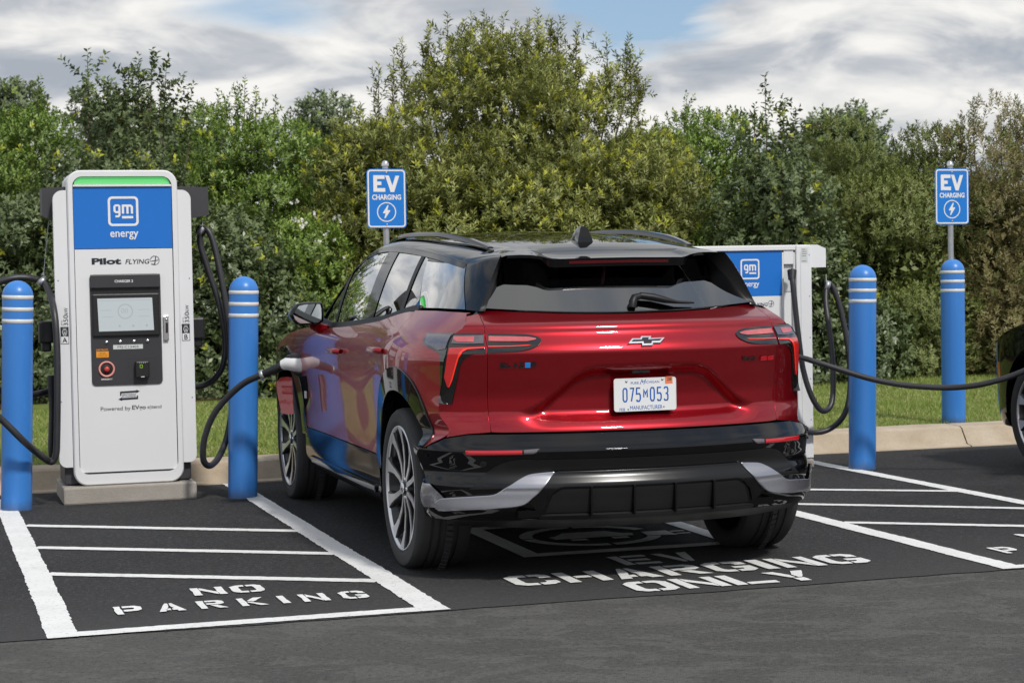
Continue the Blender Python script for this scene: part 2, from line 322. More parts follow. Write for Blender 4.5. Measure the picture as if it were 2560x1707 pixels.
# ---------------------------------------------------------------- lettering
GL = {  # strokes on a unit cell, polylines
 'A': [[(0, 0), (.5, 1), (1, 0)], [(.22, .34), (.78, .34)]], 'B': [[(0, 0), (0, 1), (.8, 1), (1, .85), (1, .65), (.85, .52), (0, .52)], [(.85, .52), (1, .38), (1, .15), (.8, 0), (0, 0)]],
 'C': [[(1, .78), (1, .85), (.8, 1), (.2, 1), (0, .85), (0, .15), (.2, 0), (.8, 0), (1, .15), (1, .22)]], 'D': [[(0, 0), (0, 1), (.75, 1), (1, .8), (1, .2), (.75, 0), (0, 0)]],
 'E': [[(1, 1), (0, 1), (0, 0), (1, 0)], [(0, .5), (.85, .5)]], 'F': [[(1, 1), (0, 1), (0, 0)], [(0, .5), (.8, .5)]],
 'G': [[(1, .78), (1, .85), (.8, 1), (.2, 1), (0, .85), (0, .15), (.2, 0), (.8, 0), (1, .15), (1, .45), (.55, .45)]], 'H': [[(0, 0), (0, 1)], [(1, 0), (1, 1)], [(0, .5), (1, .5)]],
 'I': [[(.5, 0), (.5, 1)]], 'K': [[(0, 0), (0, 1)], [(1, 1), (0, .45)], [(.3, .6), (1, 0)]], 'L': [[(0, 1), (0, 0), (1, 0)]], 'M': [[(0, 0), (0, 1), (.5, .45), (1, 1), (1, 0)]],
 'N': [[(0, 0), (0, 1), (1, 0), (1, 1)]], 'O': [[(.2, 0), (0, .15), (0, .85), (.2, 1), (.8, 1), (1, .85), (1, .15), (.8, 0), (.2, 0)]], 'P': [[(0, 0), (0, 1), (.8, 1), (1, .85), (1, .6), (.8, .45), (0, .45)]],
 'R': [[(0, 0), (0, 1), (.8, 1), (1, .85), (1, .62), (.8, .48), (0, .48)], [(.5, .48), (1, 0)]], 'S': [[(1, .8), (1, .88), (.85, 1), (.15, 1), (0, .88), (0, .62), (.15, .52), (.85, .48), (1, .38), (1, .12), (.85, 0), (.15, 0), (0, .12), (0, .2)]],
 'T': [[(0, 1), (1, 1)], [(.5, 1), (.5, 0)]], 'V': [[(0, 1), (.5, 0), (1, 1)]], 'W': [[(0, 1), (.25, 0), (.5, .7), (.75, 0), (1, 1)]], 'Y': [[(0, 1), (.5, .45), (1, 1)], [(.5, .45), (.5, 0)]], 'Z': [[(0, 1), (1, 1), (0, 0), (1, 0)]],
 '0': [[(.25, 0), (0, .15), (0, .85), (.25, 1), (.75, 1), (1, .85), (1, .15), (.75, 0), (.25, 0)]], '7': [[(0, 1), (1, 1), (.4, 0)]], '5': [[(1, 1), (.05, 1), (0, .55), (.75, .58), (1, .45), (1, .15), (.75, 0), (.2, 0), (0, .12)]],
 '3': [[(0, .88), (.2, 1), (.8, 1), (1, .88), (1, .65), (.8, .53), (.4, .53)], [(.8, .53), (1, .4), (1, .12), (.8, 0), (.2, 0), (0, .12)]],
 '-': [[(.1, .5), (.9, .5)]], ' ': [],
 'g': [[(1, .98), (.25, 1), (0, .85), (0, .35), (.25, .2), (1, .2)], [(1, 1), (1, -.15), (.8, -.3), (.15, -.3)]], 'm': [[(0, 0), (0, 1), (.85, 1), (1, .85), (1, 0)], [(.5, 1), (.5, 0)]],
 'n': [[(0, 0), (0, 1), (.75, 1), (1, .8), (1, 0)]], 'e': [[(1, 0), (.2, 0), (0, .18), (0, .82), (.2, 1), (.8, 1), (1, .82), (1, .45), (0, .45)]], 'r': [[(0, 0), (0, 1), (.9, 1)]], 'y': [[(0, 1), (0, .2), (.2, 0), (1, 0)], [(1, 1), (1, -.2), (.8, -.38), (.1, -.38)]],
 'p': [[(0, -.55), (0, 1), (.85, 1), (1, .85), (1, .15), (.85, 0), (0, 0)]], 'i': [[(.5, 0), (.5, 1)], [(.5, 1.3), (.5, 1.42)]], 'l': [[(.5, 0), (.5, 1.42)]], 'o': [[(0, 0), (0, 1), (1, 1), (1, 0), (0, 0)]], 't': [[(.35, 1.35), (.35, .1), (.45, 0), (1, 0)], [(0, 1), (1, 1)]],
}
def ribbon(pl, w):
    """mitred ribbon polygon(s) of a polyline; returns quads"""
    P = [Vector(p) for p in pl]; closed = (P[0]-P[-1]).length < 1e-6 and len(P) > 2
    if closed: P = P[:-1]
    n = len(P); L = []; Rr = []
    for i in range(n):
        if closed: a, b = P[i-1], P[(i+1) % n]
        else: a, b = P[max(i-1, 0)], P[min(i+1, n-1)]
        d1 = (P[i]-a).normalized() if (P[i]-a).length > 1e-9 else (b-P[i]).normalized()
        d2 = (b-P[i]).normalized() if (b-P[i]).length > 1e-9 else d1
        n1 = Vector((-d1.y, d1.x)); n2 = Vector((-d2.y, d2.x)); m = n1+n2
        m = m.normalized() if m.length > 1e-6 else n1
        k = w/2/max(0.45, m.dot(n1)); L.append(P[i]+m*k); Rr.append(P[i]-m*k)
    qs = []
    for i in range(n if closed else n-1):
        j = (i+1) % n; qs.append([tuple(L[i]), tuple(Rr[i]), tuple(Rr[j]), tuple(L[j])])
    return qs
def strokes(text, cw, ch, w, gap, slant=0.0, widths=None, stencil=0.0):
    """list of quads for a line of stroke letters, origin at the left of the baseline"""
    x = 0.0; out = []
    for c in text:
        k = (widths or {}).get(c, 1.0)*cw
        if c == 'I': k = w
        if c == ' ': x += k*0.8; continue
        for pl in GL[c]:
            pts = [(x + (w/2 if c == 'I' else w/2+px*(k-w)), w/2+py*(ch-w)) for px, py in pl]
            for q in ribbon(pts, w): out.append([(a+b*slant, b) for a, b in q])
        x += k+gap
    return out, x-gap
def put_quads(mb, quads, mat, M, z=0.0, clip=None):
    for i, q in enumerate(quads):     # overlapping strokes are laid a hair apart
        y = z-0.00006*(i % 9)
        mb.add([M @ Vector((a, y, b)) for a, b in q], [(0, 1, 2, 3)], mat)
_fonts = {}
def glyphs(text, h, bold=0.0, sx=1.0, spacing=1.0):
    """outline text in the default typeface -> (verts2d, tris, width), h = cap height"""
    cu = bpy.data.curves.new('t', 'FONT'); cu.body = text; cu.size = 1.0; cu.offset = bold; cu.space_character = spacing; cu.resolution_u = 4
    ob = bpy.data.objects.new('t', cu); COL.objects.link(ob)
    dg = bpy.context.evaluated_depsgraph_get(); me = ob.evaluated_get(dg).to_mesh(); me.calc_loop_triangles()
    v = np.array([x.co[:2] for x in me.vertices]).reshape(-1, 2); t = [tuple(x.vertices) for x in me.loop_triangles]
    ob.evaluated_get(dg).to_mesh_clear(); bpy.data.objects.remove(ob); bpy.data.curves.remove(cu)
    k = h/0.729
    v = v*np.array([k*sx, k]); x0 = v[:, 0].min(); v[:, 0] -= x0
    return v, t, v[:, 0].max()
def put_text(mb, text, h, mat, M, x=0, z=0, y=0.0, align='C', bold=0.0, sx=1.0, spacing=1.0, width=None, slant=0.0, rot=0):
    v, t, w = glyphs(text, h, bold, sx, spacing)
    if width: v[:, 0] *= width/w; w = width
    off = {'C': -w/2, 'L': 0, 'R': -w}[align]
    v = v+np.array([off, 0]); v[:, 0] += v[:, 1]*slant
    if rot: c, s_ = math.cos(R_(rot)), math.sin(R_(rot)); v = v @ np.array([[c, s_], [-s_, c]])
    mb.add([M @ Vector((x+a, y, z+b)) for a, b in v], t, mat)
    return w
# ================================================================ GROUND
rng = np.random.default_rng(7)
def sheet(name, s0, s1, t0, t1, z, mat, nx=1, ny=1, zf=None):
    mb = MB(); vs = []; fs = []
    for j in range(ny+1):
        for i in range(nx+1):
            s_, t_ = s0+(s1-s0)*i/nx, t0+(t1-t0)*j/ny
            vs.append(st(s_, t_, z if zf is None else zf(s_, t_)))
    for j in range(ny):
        for i in range(nx): a = j*(nx+1)+i; fs.append((a, a+1, a+nx+2, a+nx+1))
    mb.add(vs, fs, mat); return tag(mb.build(name), kind='structure')
sheet('road', -600, 600, -600, 900, 0.0, 'asphalt_old')
T_SEAM = 7.835
# new asphalt: a sheet whose front edge is slightly ragged
mb = MB(); n = 420; S0 = -22; S1 = 34
top = []; 
for i in range(n+1):
    s_ = S0+(S1-S0)*i/n; top.append(st(s_, T_SEAM+0.010*math.sin(s_*3.1)+float(rng.normal(0, 0.006)), 0.004))
vs = top+[st(S0+(S1-S0)*i/n, 13.22, 0.004) for i in range(n+1)]
mb.add(vs, [(i, i+1, n+2+i, n+1+i) for i in range(n)], 'asphalt_new'); tag(mb.build('parking_lot'), kind='structure')
# ---- painted lines
def paint(name, a, b, w, z=0.008, over=0.0):
    a = np.array(a, float); b = np.array(b, float); L = np.linalg.norm(b-a); d = (b-a)/L; nn = np.array([-d[1], d[0]]); n = max(2, int(L/0.025))
    l = []; r = []; wob = rng.normal(0, 1, (n+1, 2)); k = np.ones(5)/5; low = np.convolve(rng.normal(0, 1, n+25), np.ones(24)/24, 'same')[:n+1]
    for i in range(n+1):
        c = a+d*L*i/n+nn*low[i]*0.010
        l.append(st(*(c+nn*(w/2+0.0020*wob[i, 0])), z)); r.append(st(*(c-nn*(w/2+0.0020*wob[i, 1])), z))
    mb = MB(); mb.add(l+r, [(i, n+1+i, n+2+i, i+1) for i in range(n)], 'road_paint'); return tag(mb.build(name), kind='structure')
paint('parking_line', (0.515, 12.9), (0.535, 7.83), 0.125)
paint('parking_line', (2.045, 13.2), (2.075, 7.84), 0.125)
paint('parking_line', (0.59, 7.885), (2.02, 7.895), 0.10, 0.0075)
paint('parking_line', (4.79, 11.6), (4.86, 7.85), 0.118)
paint('parking_line', (4.86, 7.89), (6.28, 7.89), 0.085, 0.0075)
paint('parking_line', (6.16, 13.15), (6.28, 7.85), 0.11)
for k in range(3):
    paint('hatch_line', (0.58, 11.48-0.965*k), (2.02, 10.56-0.93*k), 0.090, 0.0078)
for a, b in (((5.0, 11.36), (6.24, 10.60)), ((4.86, 10.58), (6.26, 9.62)), ((4.88, 9.62), (6.26, 8.70))): paint('hatch_line', a, b, 0.08, 0.0078)
# ---- stencilled lettering
STEN = {  # hand cut stencil letters on a unit cell: lists of polygons
 'N': [[(0, 0), (.24, 0), (.24, 1), (0, 1)], [(.27, .98), (.27, .66), (.74, .02), (.74, .36)], [(.76, 0), (1, 0), (1, 1), (.76, 1)]],
 'P': [[(0, 0), (.26, 0), (.26, 1), (0, 1)], [(.32, .78), (.68, .78), (.74, .72), (.74, .62), (.68, .56), (.32, .56), (.32, .34), (.8, .34), (1, .5), (1, .84), (.8, 1), (.32, 1)]],
 'A': [[(0, 0), (.26, 0), (.47, .72), (.47, 1), (.36, 1)], [(.53, 1), (.64, 1), (1, 0), (.72, 0), (.67, .14), (.53, .14), (.53, .34), (.61, .34), (.53, .62)], [(.34, .34), (.47, .34), (.47, .14), (.29, .14)]],
 'R': [[(0, 0), (.26, 0), (.26, 1), (0, 1)], [(.32, 1), (.82, 1), (1, .86), (1, .6), (.84, .48), (.32, .48), (.32, .66), (.68, .66), (.74, .72), (.74, .78), (.68, .82), (.32, .82)], [(.42, .42), (.7, .42), (1, 0), (.7, 0)]],
 'K': [[(0, 0), (.26, 0), (.26, 1), (0, 1)], [(.32, .62), (.66, 1), (1, 1), (.56, .52)], [(.32, .52), (.5, .46), (1, 0), (.68, 0), (.32, .4)]],
 'I': [[(0, 0), (1, 0), (1, 1), (0, 1)]],
 'G': [[(.47, 1), (.2, 1), (0, .84), (0, .16), (.2, 0), (.47, 0), (.47, .2), (.32, .2), (.26, .26), (.26, .74), (.32, .8), (.47, .8)], [(.53, 1), (.82, 1), (1, .86), (1, .64), (.74, .64), (.74, .74), (.68, .8), (.53, .8)], [(.55, .5), (1, .5), (1, .14), (.82, 0), (.53, 0), (.53, .2), (.68, .2), (.74, .26), (.74, .32), (.55, .32)]],
 'O': [[(.47, 1), (.2, 1), (0, .84), (0, .16), (.2, 0), (.47, 0), (.47, .2), (.32, .2), (.26, .26), (.26, .74), (.32, .8), (.47, .8)], [(.53, 1), (.8, 1), (1, .84), (1, .16), (.8, 0), (.53, 0), (.53, .2), (.68, .2), (.74, .26), (.74, .74), (.68, .8), (.53, .8)]],
 'C': [[(.5, 1), (.2, 1), (0, .84), (0, .16), (.2, 0), (.5, 0), (.5, .2), (.32, .2), (.26, .26), (.26, .74), (.32, .8), (.5, .8)], [(.56, 1), (.82, 1), (1, .86), (1, .64), (.74, .64), (.74, .74), (.68, .8), (.56, .8)], [(.56, 0), (.82, 0), (1, .14), (1, .36), (.74, .36), (.74, .26), (.68, .2), (.56, .2)]],
 'E': [[(0, 0), (.27, 0), (.27, 1), (0, 1)], [(.33, 1), (1, 1), (1, .8), (.33, .8)], [(.33, .6), (.9, .6), (.9, .4), (.33, .4)], [(.33, .2), (1, .2), (1, 0), (.33, 0)]],
 'V': [[(0, 1), (.28, 1), (.48, .36), (.48, 0), (.36, 0)], [(.54, 0), (.66, 0), (1, 1), (.72, 1), (.54, .36)]],
 'H': [[(0, 0), (.26, 0), (.26, 1), (0, 1)], [(.74, 0), (1, 0), (1, 1), (.74, 1)], [(.32, .4), (.68, .4), (.68, .6), (.32, .6)]],
 'L': [[(0, 0), (.26, 0), (.26, 1), (0, 1)], [(.32, 0), (1, 0), (1, .22), (.32, .22)]],
 'Y': [[(0, 1), (.28, 1), (.47, .62), (.47, .36), (.36, .36)], [(.53, .62), (.72, 1), (1, 1), (.64, .36), (.53, .36)], [(.37, 0), (.63, 0), (.63, .3), (.37, .3)]]}
def stencil(name, text, s0, t0, s1, h, skew=0.0, gap=0.32, rise=0.0, Iw=0.3):
    ws = [Iw if c == 'I' else 1.0 for c in text]; tot = sum(ws)+gap*(len(text)-1); cw = (s1-s0)/tot; x = s0; mb = MB()
    for c, w in zip(text, ws):
        for poly in STEN[c]:
            pts = []
            for i in range(len(poly)):       # slightly rough paint edges
                a, b = poly[i], poly[(i+1) % len(poly)]
                for k in range(4): pts.append((a[0]+(b[0]-a[0])*k/4, a[1]+(b[1]-a[1])*k/4))
            pp = [(x+a*w*cw+b*skew*h+rng.normal(0, .0012), t0+rise*(x-s0)+b*h+rng.normal(0, .0012)) for a, b in pts]
            mb.add([st(a, b, 0.0095) for a, b in pp], tess(pp), 'road_paint')
        x += (w+gap)*cw
    return tag(mb.build(name), kind='structure')
stencil('painted_lettering', 'NO', 1.165, 8.61, 1.485, 0.205, gap=0.22)
stencil('painted_lettering', 'PARKING', 0.785, 8.255, 1.885, 0.20, gap=0.55, Iw=0.28)
stencil('painted_lettering', 'NO', 5.45, 8.61, 5.77, 0.205, gap=0.22)
stencil('painted_lettering', 'PARKING', 5.07, 8.255, 6.17, 0.20, gap=0.55, Iw=0.28)
stencil('painted_lettering', 'EV', 3.235, 8.655, 3.655, 0.285, gap=0.22)
stencil('painted_lettering', 'CHARGING', 2.575, 8.275, 4.36, 0.29, gap=0.16, Iw=0.30)
stencil('painted_lettering', 'ONLY', 3.02, 7.915, 3.93, 0.27, gap=0.12)
# ---- painted symbol under the car: a boxed circle with a small car and a plug
mb = MB()
def flat(poly, z=0.0095): mb.add([st(a, b, z) for a, b in poly], tess(poly), 'road_paint')
bx0, bx1, by0, by1, bw = 2.86, 4.07, 9.10, 10.27, 0.10
for q in ([(bx0, by0), (bx1, by0), (bx1, by0+bw), (bx0, by0+bw)], [(bx0, by1-bw), (bx1, by1-bw), (bx1, by1), (bx0, by1)], [(bx0, by0+bw), (bx0+bw, by0+bw), (bx0+bw, by1-bw), (bx0, by1-bw)], [(bx1-bw, by0+bw), (bx1, by0+bw), (bx1, by1-bw), (bx1-bw, by1-bw)]): flat(q)
cx_, cy_ = 3.42, 9.70
for a0, a1 in ((20, 88), (92, 178), (182, 268), (272, 335)):
    A = [R_(a0+(a1-a0)*k/14) for k in range(15)]
    flat([(cx_+.38*math.cos(a), cy_+.38*math.sin(a)) for a in A]+[(cx_+.31*math.cos(a), cy_+.31*math.sin(a)) for a in A[::-1]])
flat([(3.20, 9.62), (3.64, 9.62), (3.66, 9.70), (3.60, 9.74), (3.55, 9.84), (3.31, 9.84), (3.24, 9.74), (3.19, 9.71)])
flat([(3.27, 9.54), (3.36, 9.54), (3.36, 9.60), (3.27, 9.60)]); flat([(3.5, 9.54), (3.59, 9.54), (3.59, 9.60), (3.5, 9.60)])
flat([(3.70, 9.58), (3.86, 9.54), (3.86, 9.72), (3.72, 9.72)]); flat([(3.87, 9.66), (3.95, 9.66), (3.95, 9.69), (3.87, 9.69)]); flat([(3.87, 9.57), (3.95, 9.57), (3.95, 9.60), (3.87, 9.60)])
tag(mb.build('painted_symbol'), kind='structure')
# ---- kerb
prof = [(13.17, 0.0), (13.175, 0.012), (13.235, 0.022), (13.30, 0.115), (13.315, 0.138), (13.345, 0.152), (13.55, 0.158), (13.57, 0.15), (13.57, 0.0)]
mb = MB(); edges = [-20.0+3.05*k+0.33 for k in range(18)]
for a, b in zip(edges[:-1], edges[1:]):
    a += 0.006; b -= 0.006; m_ = 12; vs = []
    for i in range(m_+1):
        s_ = a+(b-a)*i/m_; wv = 0.004*math.sin(s_*5.3)+0.003*math.sin(s_*11)
        vs += [st(s_, t_+wv, z_+0.3*wv*(z_ > 0.1)) for t_, z_ in prof]
    q = len(prof); mb.add(vs, [(i*q+j, (i+1)*q+j, (i+1)*q+j+1, i*q+j+1) for i in range(m_) for j in range(q-1)], 'kerb_concrete', False)
    mb.add(vs[:q], [tuple(range(q))], 'kerb_concrete'); mb.add(vs[-q:], [tuple(range(q))[::-1]], 'kerb_concrete')
tag(mb.build('kerb'), kind='structure')
lawn_z = lambda s_, t_: 0.145+0.055*min(1, max(0, (t_-13.57)/5.0))+0.012*math.sin(s_*1.7)*math.sin(t_*1.3)
sheet('lawn', -20, 36, 13.56, 19.4, 0, 'turf', 90, 12, lawn_z)
sheet('mulch_bed', -20, 36, 17.6, 34, 0, 'mulch', 140, 24, lambda s_, t_: (0.20+0.04*math.sin(s_*3.3+t_)+0.03*math.sin(s_*7.1)*math.sin(t_*5)) if t_ > 18.3+0.2*math.sin(s_*0.9)+0.1*math.sin(s_*2.7) else 0.10)
sheet('field', -300, 300, 33.5, 600, 0.12, 'field')
# grass blades
n = 120000
gs = rng.uniform(-2.5, 13.5, n); gt = 13.58+rng.random(n)**1.2*4.8
gz = 0.150+0.055*np.clip((gt-13.57)/5, 0, 1)+0.012*np.sin(gs*1.7)*np.sin(gt*1.3)-0.004
base = np.stack([SU[0]*gs+SV[0]*gt, SU[1]*gs+SV[1]*gt, gz], 1)
clump = 0.6+0.8*(0.5+0.5*np.sin(gs*2.1+1.3*np.sin(gt*2.3))*np.sin(gt*3.1+gs))
h = rng.uniform(0.018, 0.05, n)*clump; w = rng.uniform(0.003, 0.006, n); a = rng.uniform(0, 6.283, n); ln = rng.normal(0, 0.022, (n, 2))
d = np.stack([np.cos(a), np.sin(a), 0*a], 1)*w[:, None]
tip = base+np.concatenate([ln, h[:, None]], 1)
V = np.stack([base-d, base+d, tip], 1).reshape(-1, 3)
def fast_mesh(name, V, F, mats, mi=None, smooth=False):
    k = F.shape[1]; me = bpy.data.meshes.new(name); me.vertices.add(len(V)); me.vertices.foreach_set('co', V.astype(np.float32).ravel())
    me.loops.add(F.size); me.loops.foreach_set('vertex_index', F.astype(np.int32).ravel()); me.polygons.add(len(F))
    me.polygons.foreach_set('loop_start', np.arange(0, F.size, k, dtype=np.int32)); me.polygons.foreach_set('loop_total', np.full(len(F), k, np.int32))
    for m_ in mats: me.materials.append(MATS[m_])
    if mi is not None: me.polygons.foreach_set('material_index', mi.astype(np.int32))
    me.update(calc_edges=True); me.validate(); return me
me = fast_mesh('grass', V, np.arange(3*n).reshape(n, 3), ['grass_blade', 'grass_dry'], (rng.random(n)+0.25*(clump < 0.9) > 0.88).astype(int))
tag(link('grass', me), 'short patchy green and straw coloured grass on the lawn behind the kerb', 'grass', kind='stuff')
# ================================================================ BOLLARDS
def bollard(loc, tilt, label, H=1.42):
    r = 0.094; o = empty('bollard', loc, 0, label, 'bollard', 'blue bollards in front of the charging bays'); o.rotation_euler = (0, tilt, 0)
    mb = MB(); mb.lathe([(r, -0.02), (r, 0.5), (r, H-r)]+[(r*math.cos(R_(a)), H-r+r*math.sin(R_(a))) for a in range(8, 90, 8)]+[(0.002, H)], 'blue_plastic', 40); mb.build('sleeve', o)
    for z0 in (H-0.115, H-0.189, H-0.262):
        mb = MB(); mb.lathe([(r, z0), (r+.0016, z0+.001), (r+.0016, z0+.023), (r, z0+.024)], 'stripe_white', 40); mb.build('reflective_band', o)
    return o
g = on_ground((43.5, 1275)); bollard((g[0]-0.005, g[1], 0.004), 0.033, 'blue bollard cut by the left edge, black cable looping over its top')
g = on_ground((607, 1244)); bollard((g[0], g[1], 0.004), 0.028, 'blue bollard between the tall charger and the red car, cable crossing in front')
g = on_ground((2156, 1173)); bollard((g[0], g[1], 0.004), 0.012, 'blue bollard on the asphalt right of the low charger beside two cable loops')
g4 = st(7.925, 13.68, 0.14); bollard((g4.x, g4.y, 0.14), 0.0, 'blue bollard on the grass behind the kerb carrying a sign pole', 1.315+0.0)
g5 = st(3.298, 13.70, 0.14); bollard((g5.x, g5.y, 0.14), 0.0, 'blue bollard behind the red car carrying a sign pole', 1.315)
# ================================================================ SIGNS
def ev_sign(loc, zb, label, w=0.30, h=0.437, tilt=0.0):
    o = empty('charging_sign', loc, SA, label, 'sign', 'blue charging signs on poles'); o.rotation_euler = (0, tilt, SA)
    z0 = 1.40-loc[2]; zb -= loc[2]; zc = zb+h/2
    mb = MB(); mb.tube([(0, 0.026, z0), (0, 0.026, zb+h+0.028)], 0.0225, 'galvanised', 20); mb.build('pole', o)
    mb = MB(); mb.lathe([(0.027, zb+h+0.022), (0.027, zb+h+0.036), (0.022, zb+h+0.052), (0.012, zb+h+0.061), (0.001, zb+h+0.064)], 'bright_metal', 20, Matrix.Translation((0, 0.026, 0))); mb.build('pole_cap', o)
    M = Matrix.Translation((0, -0.002, zc)); r = 0.03
    mb = MB(); mb.plate(rrect(w, h, r), 'sign_blue', M, 0.003); bd = mb.build('sign_board', o)
    k = w/625.0; X = lambda u: (u-687)*k; Z = lambda v: (762-v)*k*0.99
    mb = MB(); F = Matrix.Translation((0, -0.0032, zc))
    p1, p2 = rrect(w-0.014, h-0.014, r-.006), rrect(w-0.034, h-0.034, r-0.014)
    mb.add([F @ Vector((a, 0, b)) for a, b in p1+p2], [(i, (i+1) % len(p1), len(p1)+(i+1) % len(p1), len(p1)+i) for i in range(len(p1))], 'mark_white')
    E = [(480, 400), (660, 400), (660, 458), (540, 458), (540, 498), (608, 498), (608, 553), (540, 553), (540, 600), (668, 600), (668, 658), (480, 656)]
    V_ = [(668, 402), (728, 404), (782, 562), (832, 408), (893, 408), (808, 662), (752, 662)]
    for P in (E, V_): q = [(X(a), Z(b)) for a, b in P]; mb.add([F @ Vector((a, 0, b)) for a, b in q], tess(q), 'mark_white')
    put_text(mb, 'CHARGING', 78*k, 'mark_white', F, x=0, z=Z(778), bold=0.034, width=(915-455)*k)
    c1_, c2_ = circ(152*k, X(683), Z(972)), circ(136*k, X(683), Z(972))
    mb.add([F @ Vector((a, 0, b)) for a, b in c1_+c2_], [(i, (i+1) % 40, 40+(i+1) % 40, 40+i) for i in range(40)], 'mark_white')
    B = [(X(a), Z(b)) for a, b in ((712, 864), (700, 866), (624, 985), (630, 992), (668, 992), (648, 1062), (654, 1072), (664, 1066), (742, 952), (738, 944), (696, 944), (714, 872))]
    mb.add([F @ Vector((a, 0, b)) for a, b in B], tess(B), 'mark_white'); mb.build('lettering', bd)
    for v in (358, 1168):
        mb = MB(); mb.lathe([(0.007, 0), (0.007, 0.002), (0.004, 0.004), (0.0005, 0.0045)], 'galvanised', 12, Matrix.Translation((0, -0.0022, zc+Z(v))) @ Matrix.Rotation(R_(90), 4, 'X')); mb.build('bolt', bd)
    return o
ev_sign((g5.x, g5.y, 0.14), 1.752, 'blue EV charging sign rising behind the left rear of the red car', 0.294, 0.430, 0.004)
ev_sign((g4.x, g4.y, 0.14), 1.730, 'blue EV charging sign on the far right above a bollard on the grass', 0.303, 0.445, 0.001)
# ================================================================ TALL CHARGER
C1 = st(1.285, 12.45, 0)
def pad(name, loc, x0, x1, y0, y1, z1, label):
    mb = MB(); mb.box(((x0+x1)/2, (y0+y1)/2, z1/2+0.001), (x1-x0, y1-y0, z1), 'pad_concrete', 0.012)
    o = mb.build(name); o.location = loc; o.rotation_euler = (0, 0, SA); return tag(o, label, 'plinth', 'concrete plinths under the chargers')
pad('concrete_plinth', C1, -0.418, 0.420, -0.045, 0.60, 0.112, 'grey concrete plinth under the tall left charger')
o = c1o = empty('charging_station', C1, SA, 'tall white charger with green light bar, screen and dark control panel', 'charger', 'white charging stations')
X8 = lambda u: (u-1185)*0.000519
Z8 = lambda v: 1.452-(v-30)*0.000527
mb = MB(); mb.box((0, 0.265, 1.0), (0.80, 0.40, 1.76), 'dark_grey', 0.008); cab = mb.build('cabinet', o)
mb = MB(); outl = rrect(0.692, 1.995, 0.088, 0, 1.1125, 10); M0 = Matrix.Translation((0, 0.0, 0))
nn = len(outl)
for y0, y1, sc_ in ((0.012, 0.40, 1.0),):
    mb.add([(a, y0, b) for a, b in outl]+[(a, y1, b) for a, b in outl], [(i, (i+1) % nn, nn+(i+1) % nn, nn+i) for i in range(nn)], 'white_powder', True); mb.add([(a, y1, b) for a, b in outl], tess(outl), 'white_powder'); mb.add([(a, 0.03, b) for a, b in outl], tess(outl), 'dark_grey')
mb.build('shell', o)
inn = rrect(0.622, 1.885, 0.062, 0, 1.128, 10)
mb = MB(); o1 = outl; o2 = rrect(0.676, 1.979, 0.080, 0, 1.1125, 10); i1 = inn
ringf = lambda a, b, n: [(a+i, a+(i+1) % n, b+(i+1) % n, b+i) for i in range(n)]
mb.add([(a, 0.012, b) for a, b in o1]+[(a, 0.0, b) for a, b in o2]+[(a, 0.0, b) for a, b in i1]+[(a, 0.03, b) for a, b in i1], ringf(0, nn, nn)+ringf(nn, 2*nn, nn)+ringf(2*nn, 3*nn, nn), 'white_powder'); mb.build('frame', o)
mb = MB(); mb.plate([(-0.306, 0.198), (0.306, 0.198), (0.306, 1.611), (-0.306, 1.611)], 'white_powder', Matrix.Translation((0, 0.010, 0)), 0.015); door = mb.build('door', o)
mb = MB(); mb.plate([(-0.307, 1.615), (0.307, 1.615), (0.307, 2.004), (-0.307, 2.004)], 'panel_blue', Matrix.Translation((0, 0.010, 0)), 0.015); bp = mb.build('blue_panel', o)
mb = MB(); mb.box((0, 0.008, 2.012), (0.616, 0.02, 0.0125), 'white_powder', 0.002); mb.build('trim_strip', o)
lp = [(-0.300, 2.021), (0.300, 2.021)]+[(0.250+0.05*math.cos(R_(a)), 2.020+0.047*math.sin(R_(a))) for a in range(10, 91, 10)]+[(-0.250+0.05*math.cos(R_(a)), 2.020+0.047*math.sin(R_(a))) for a in range(90, 171, 10)]
mb = MB(); mb.plate(lp, 'green_light', Matrix.Translation((0, 0.016, 0)), 0.008); mb.build('light_bar', o)
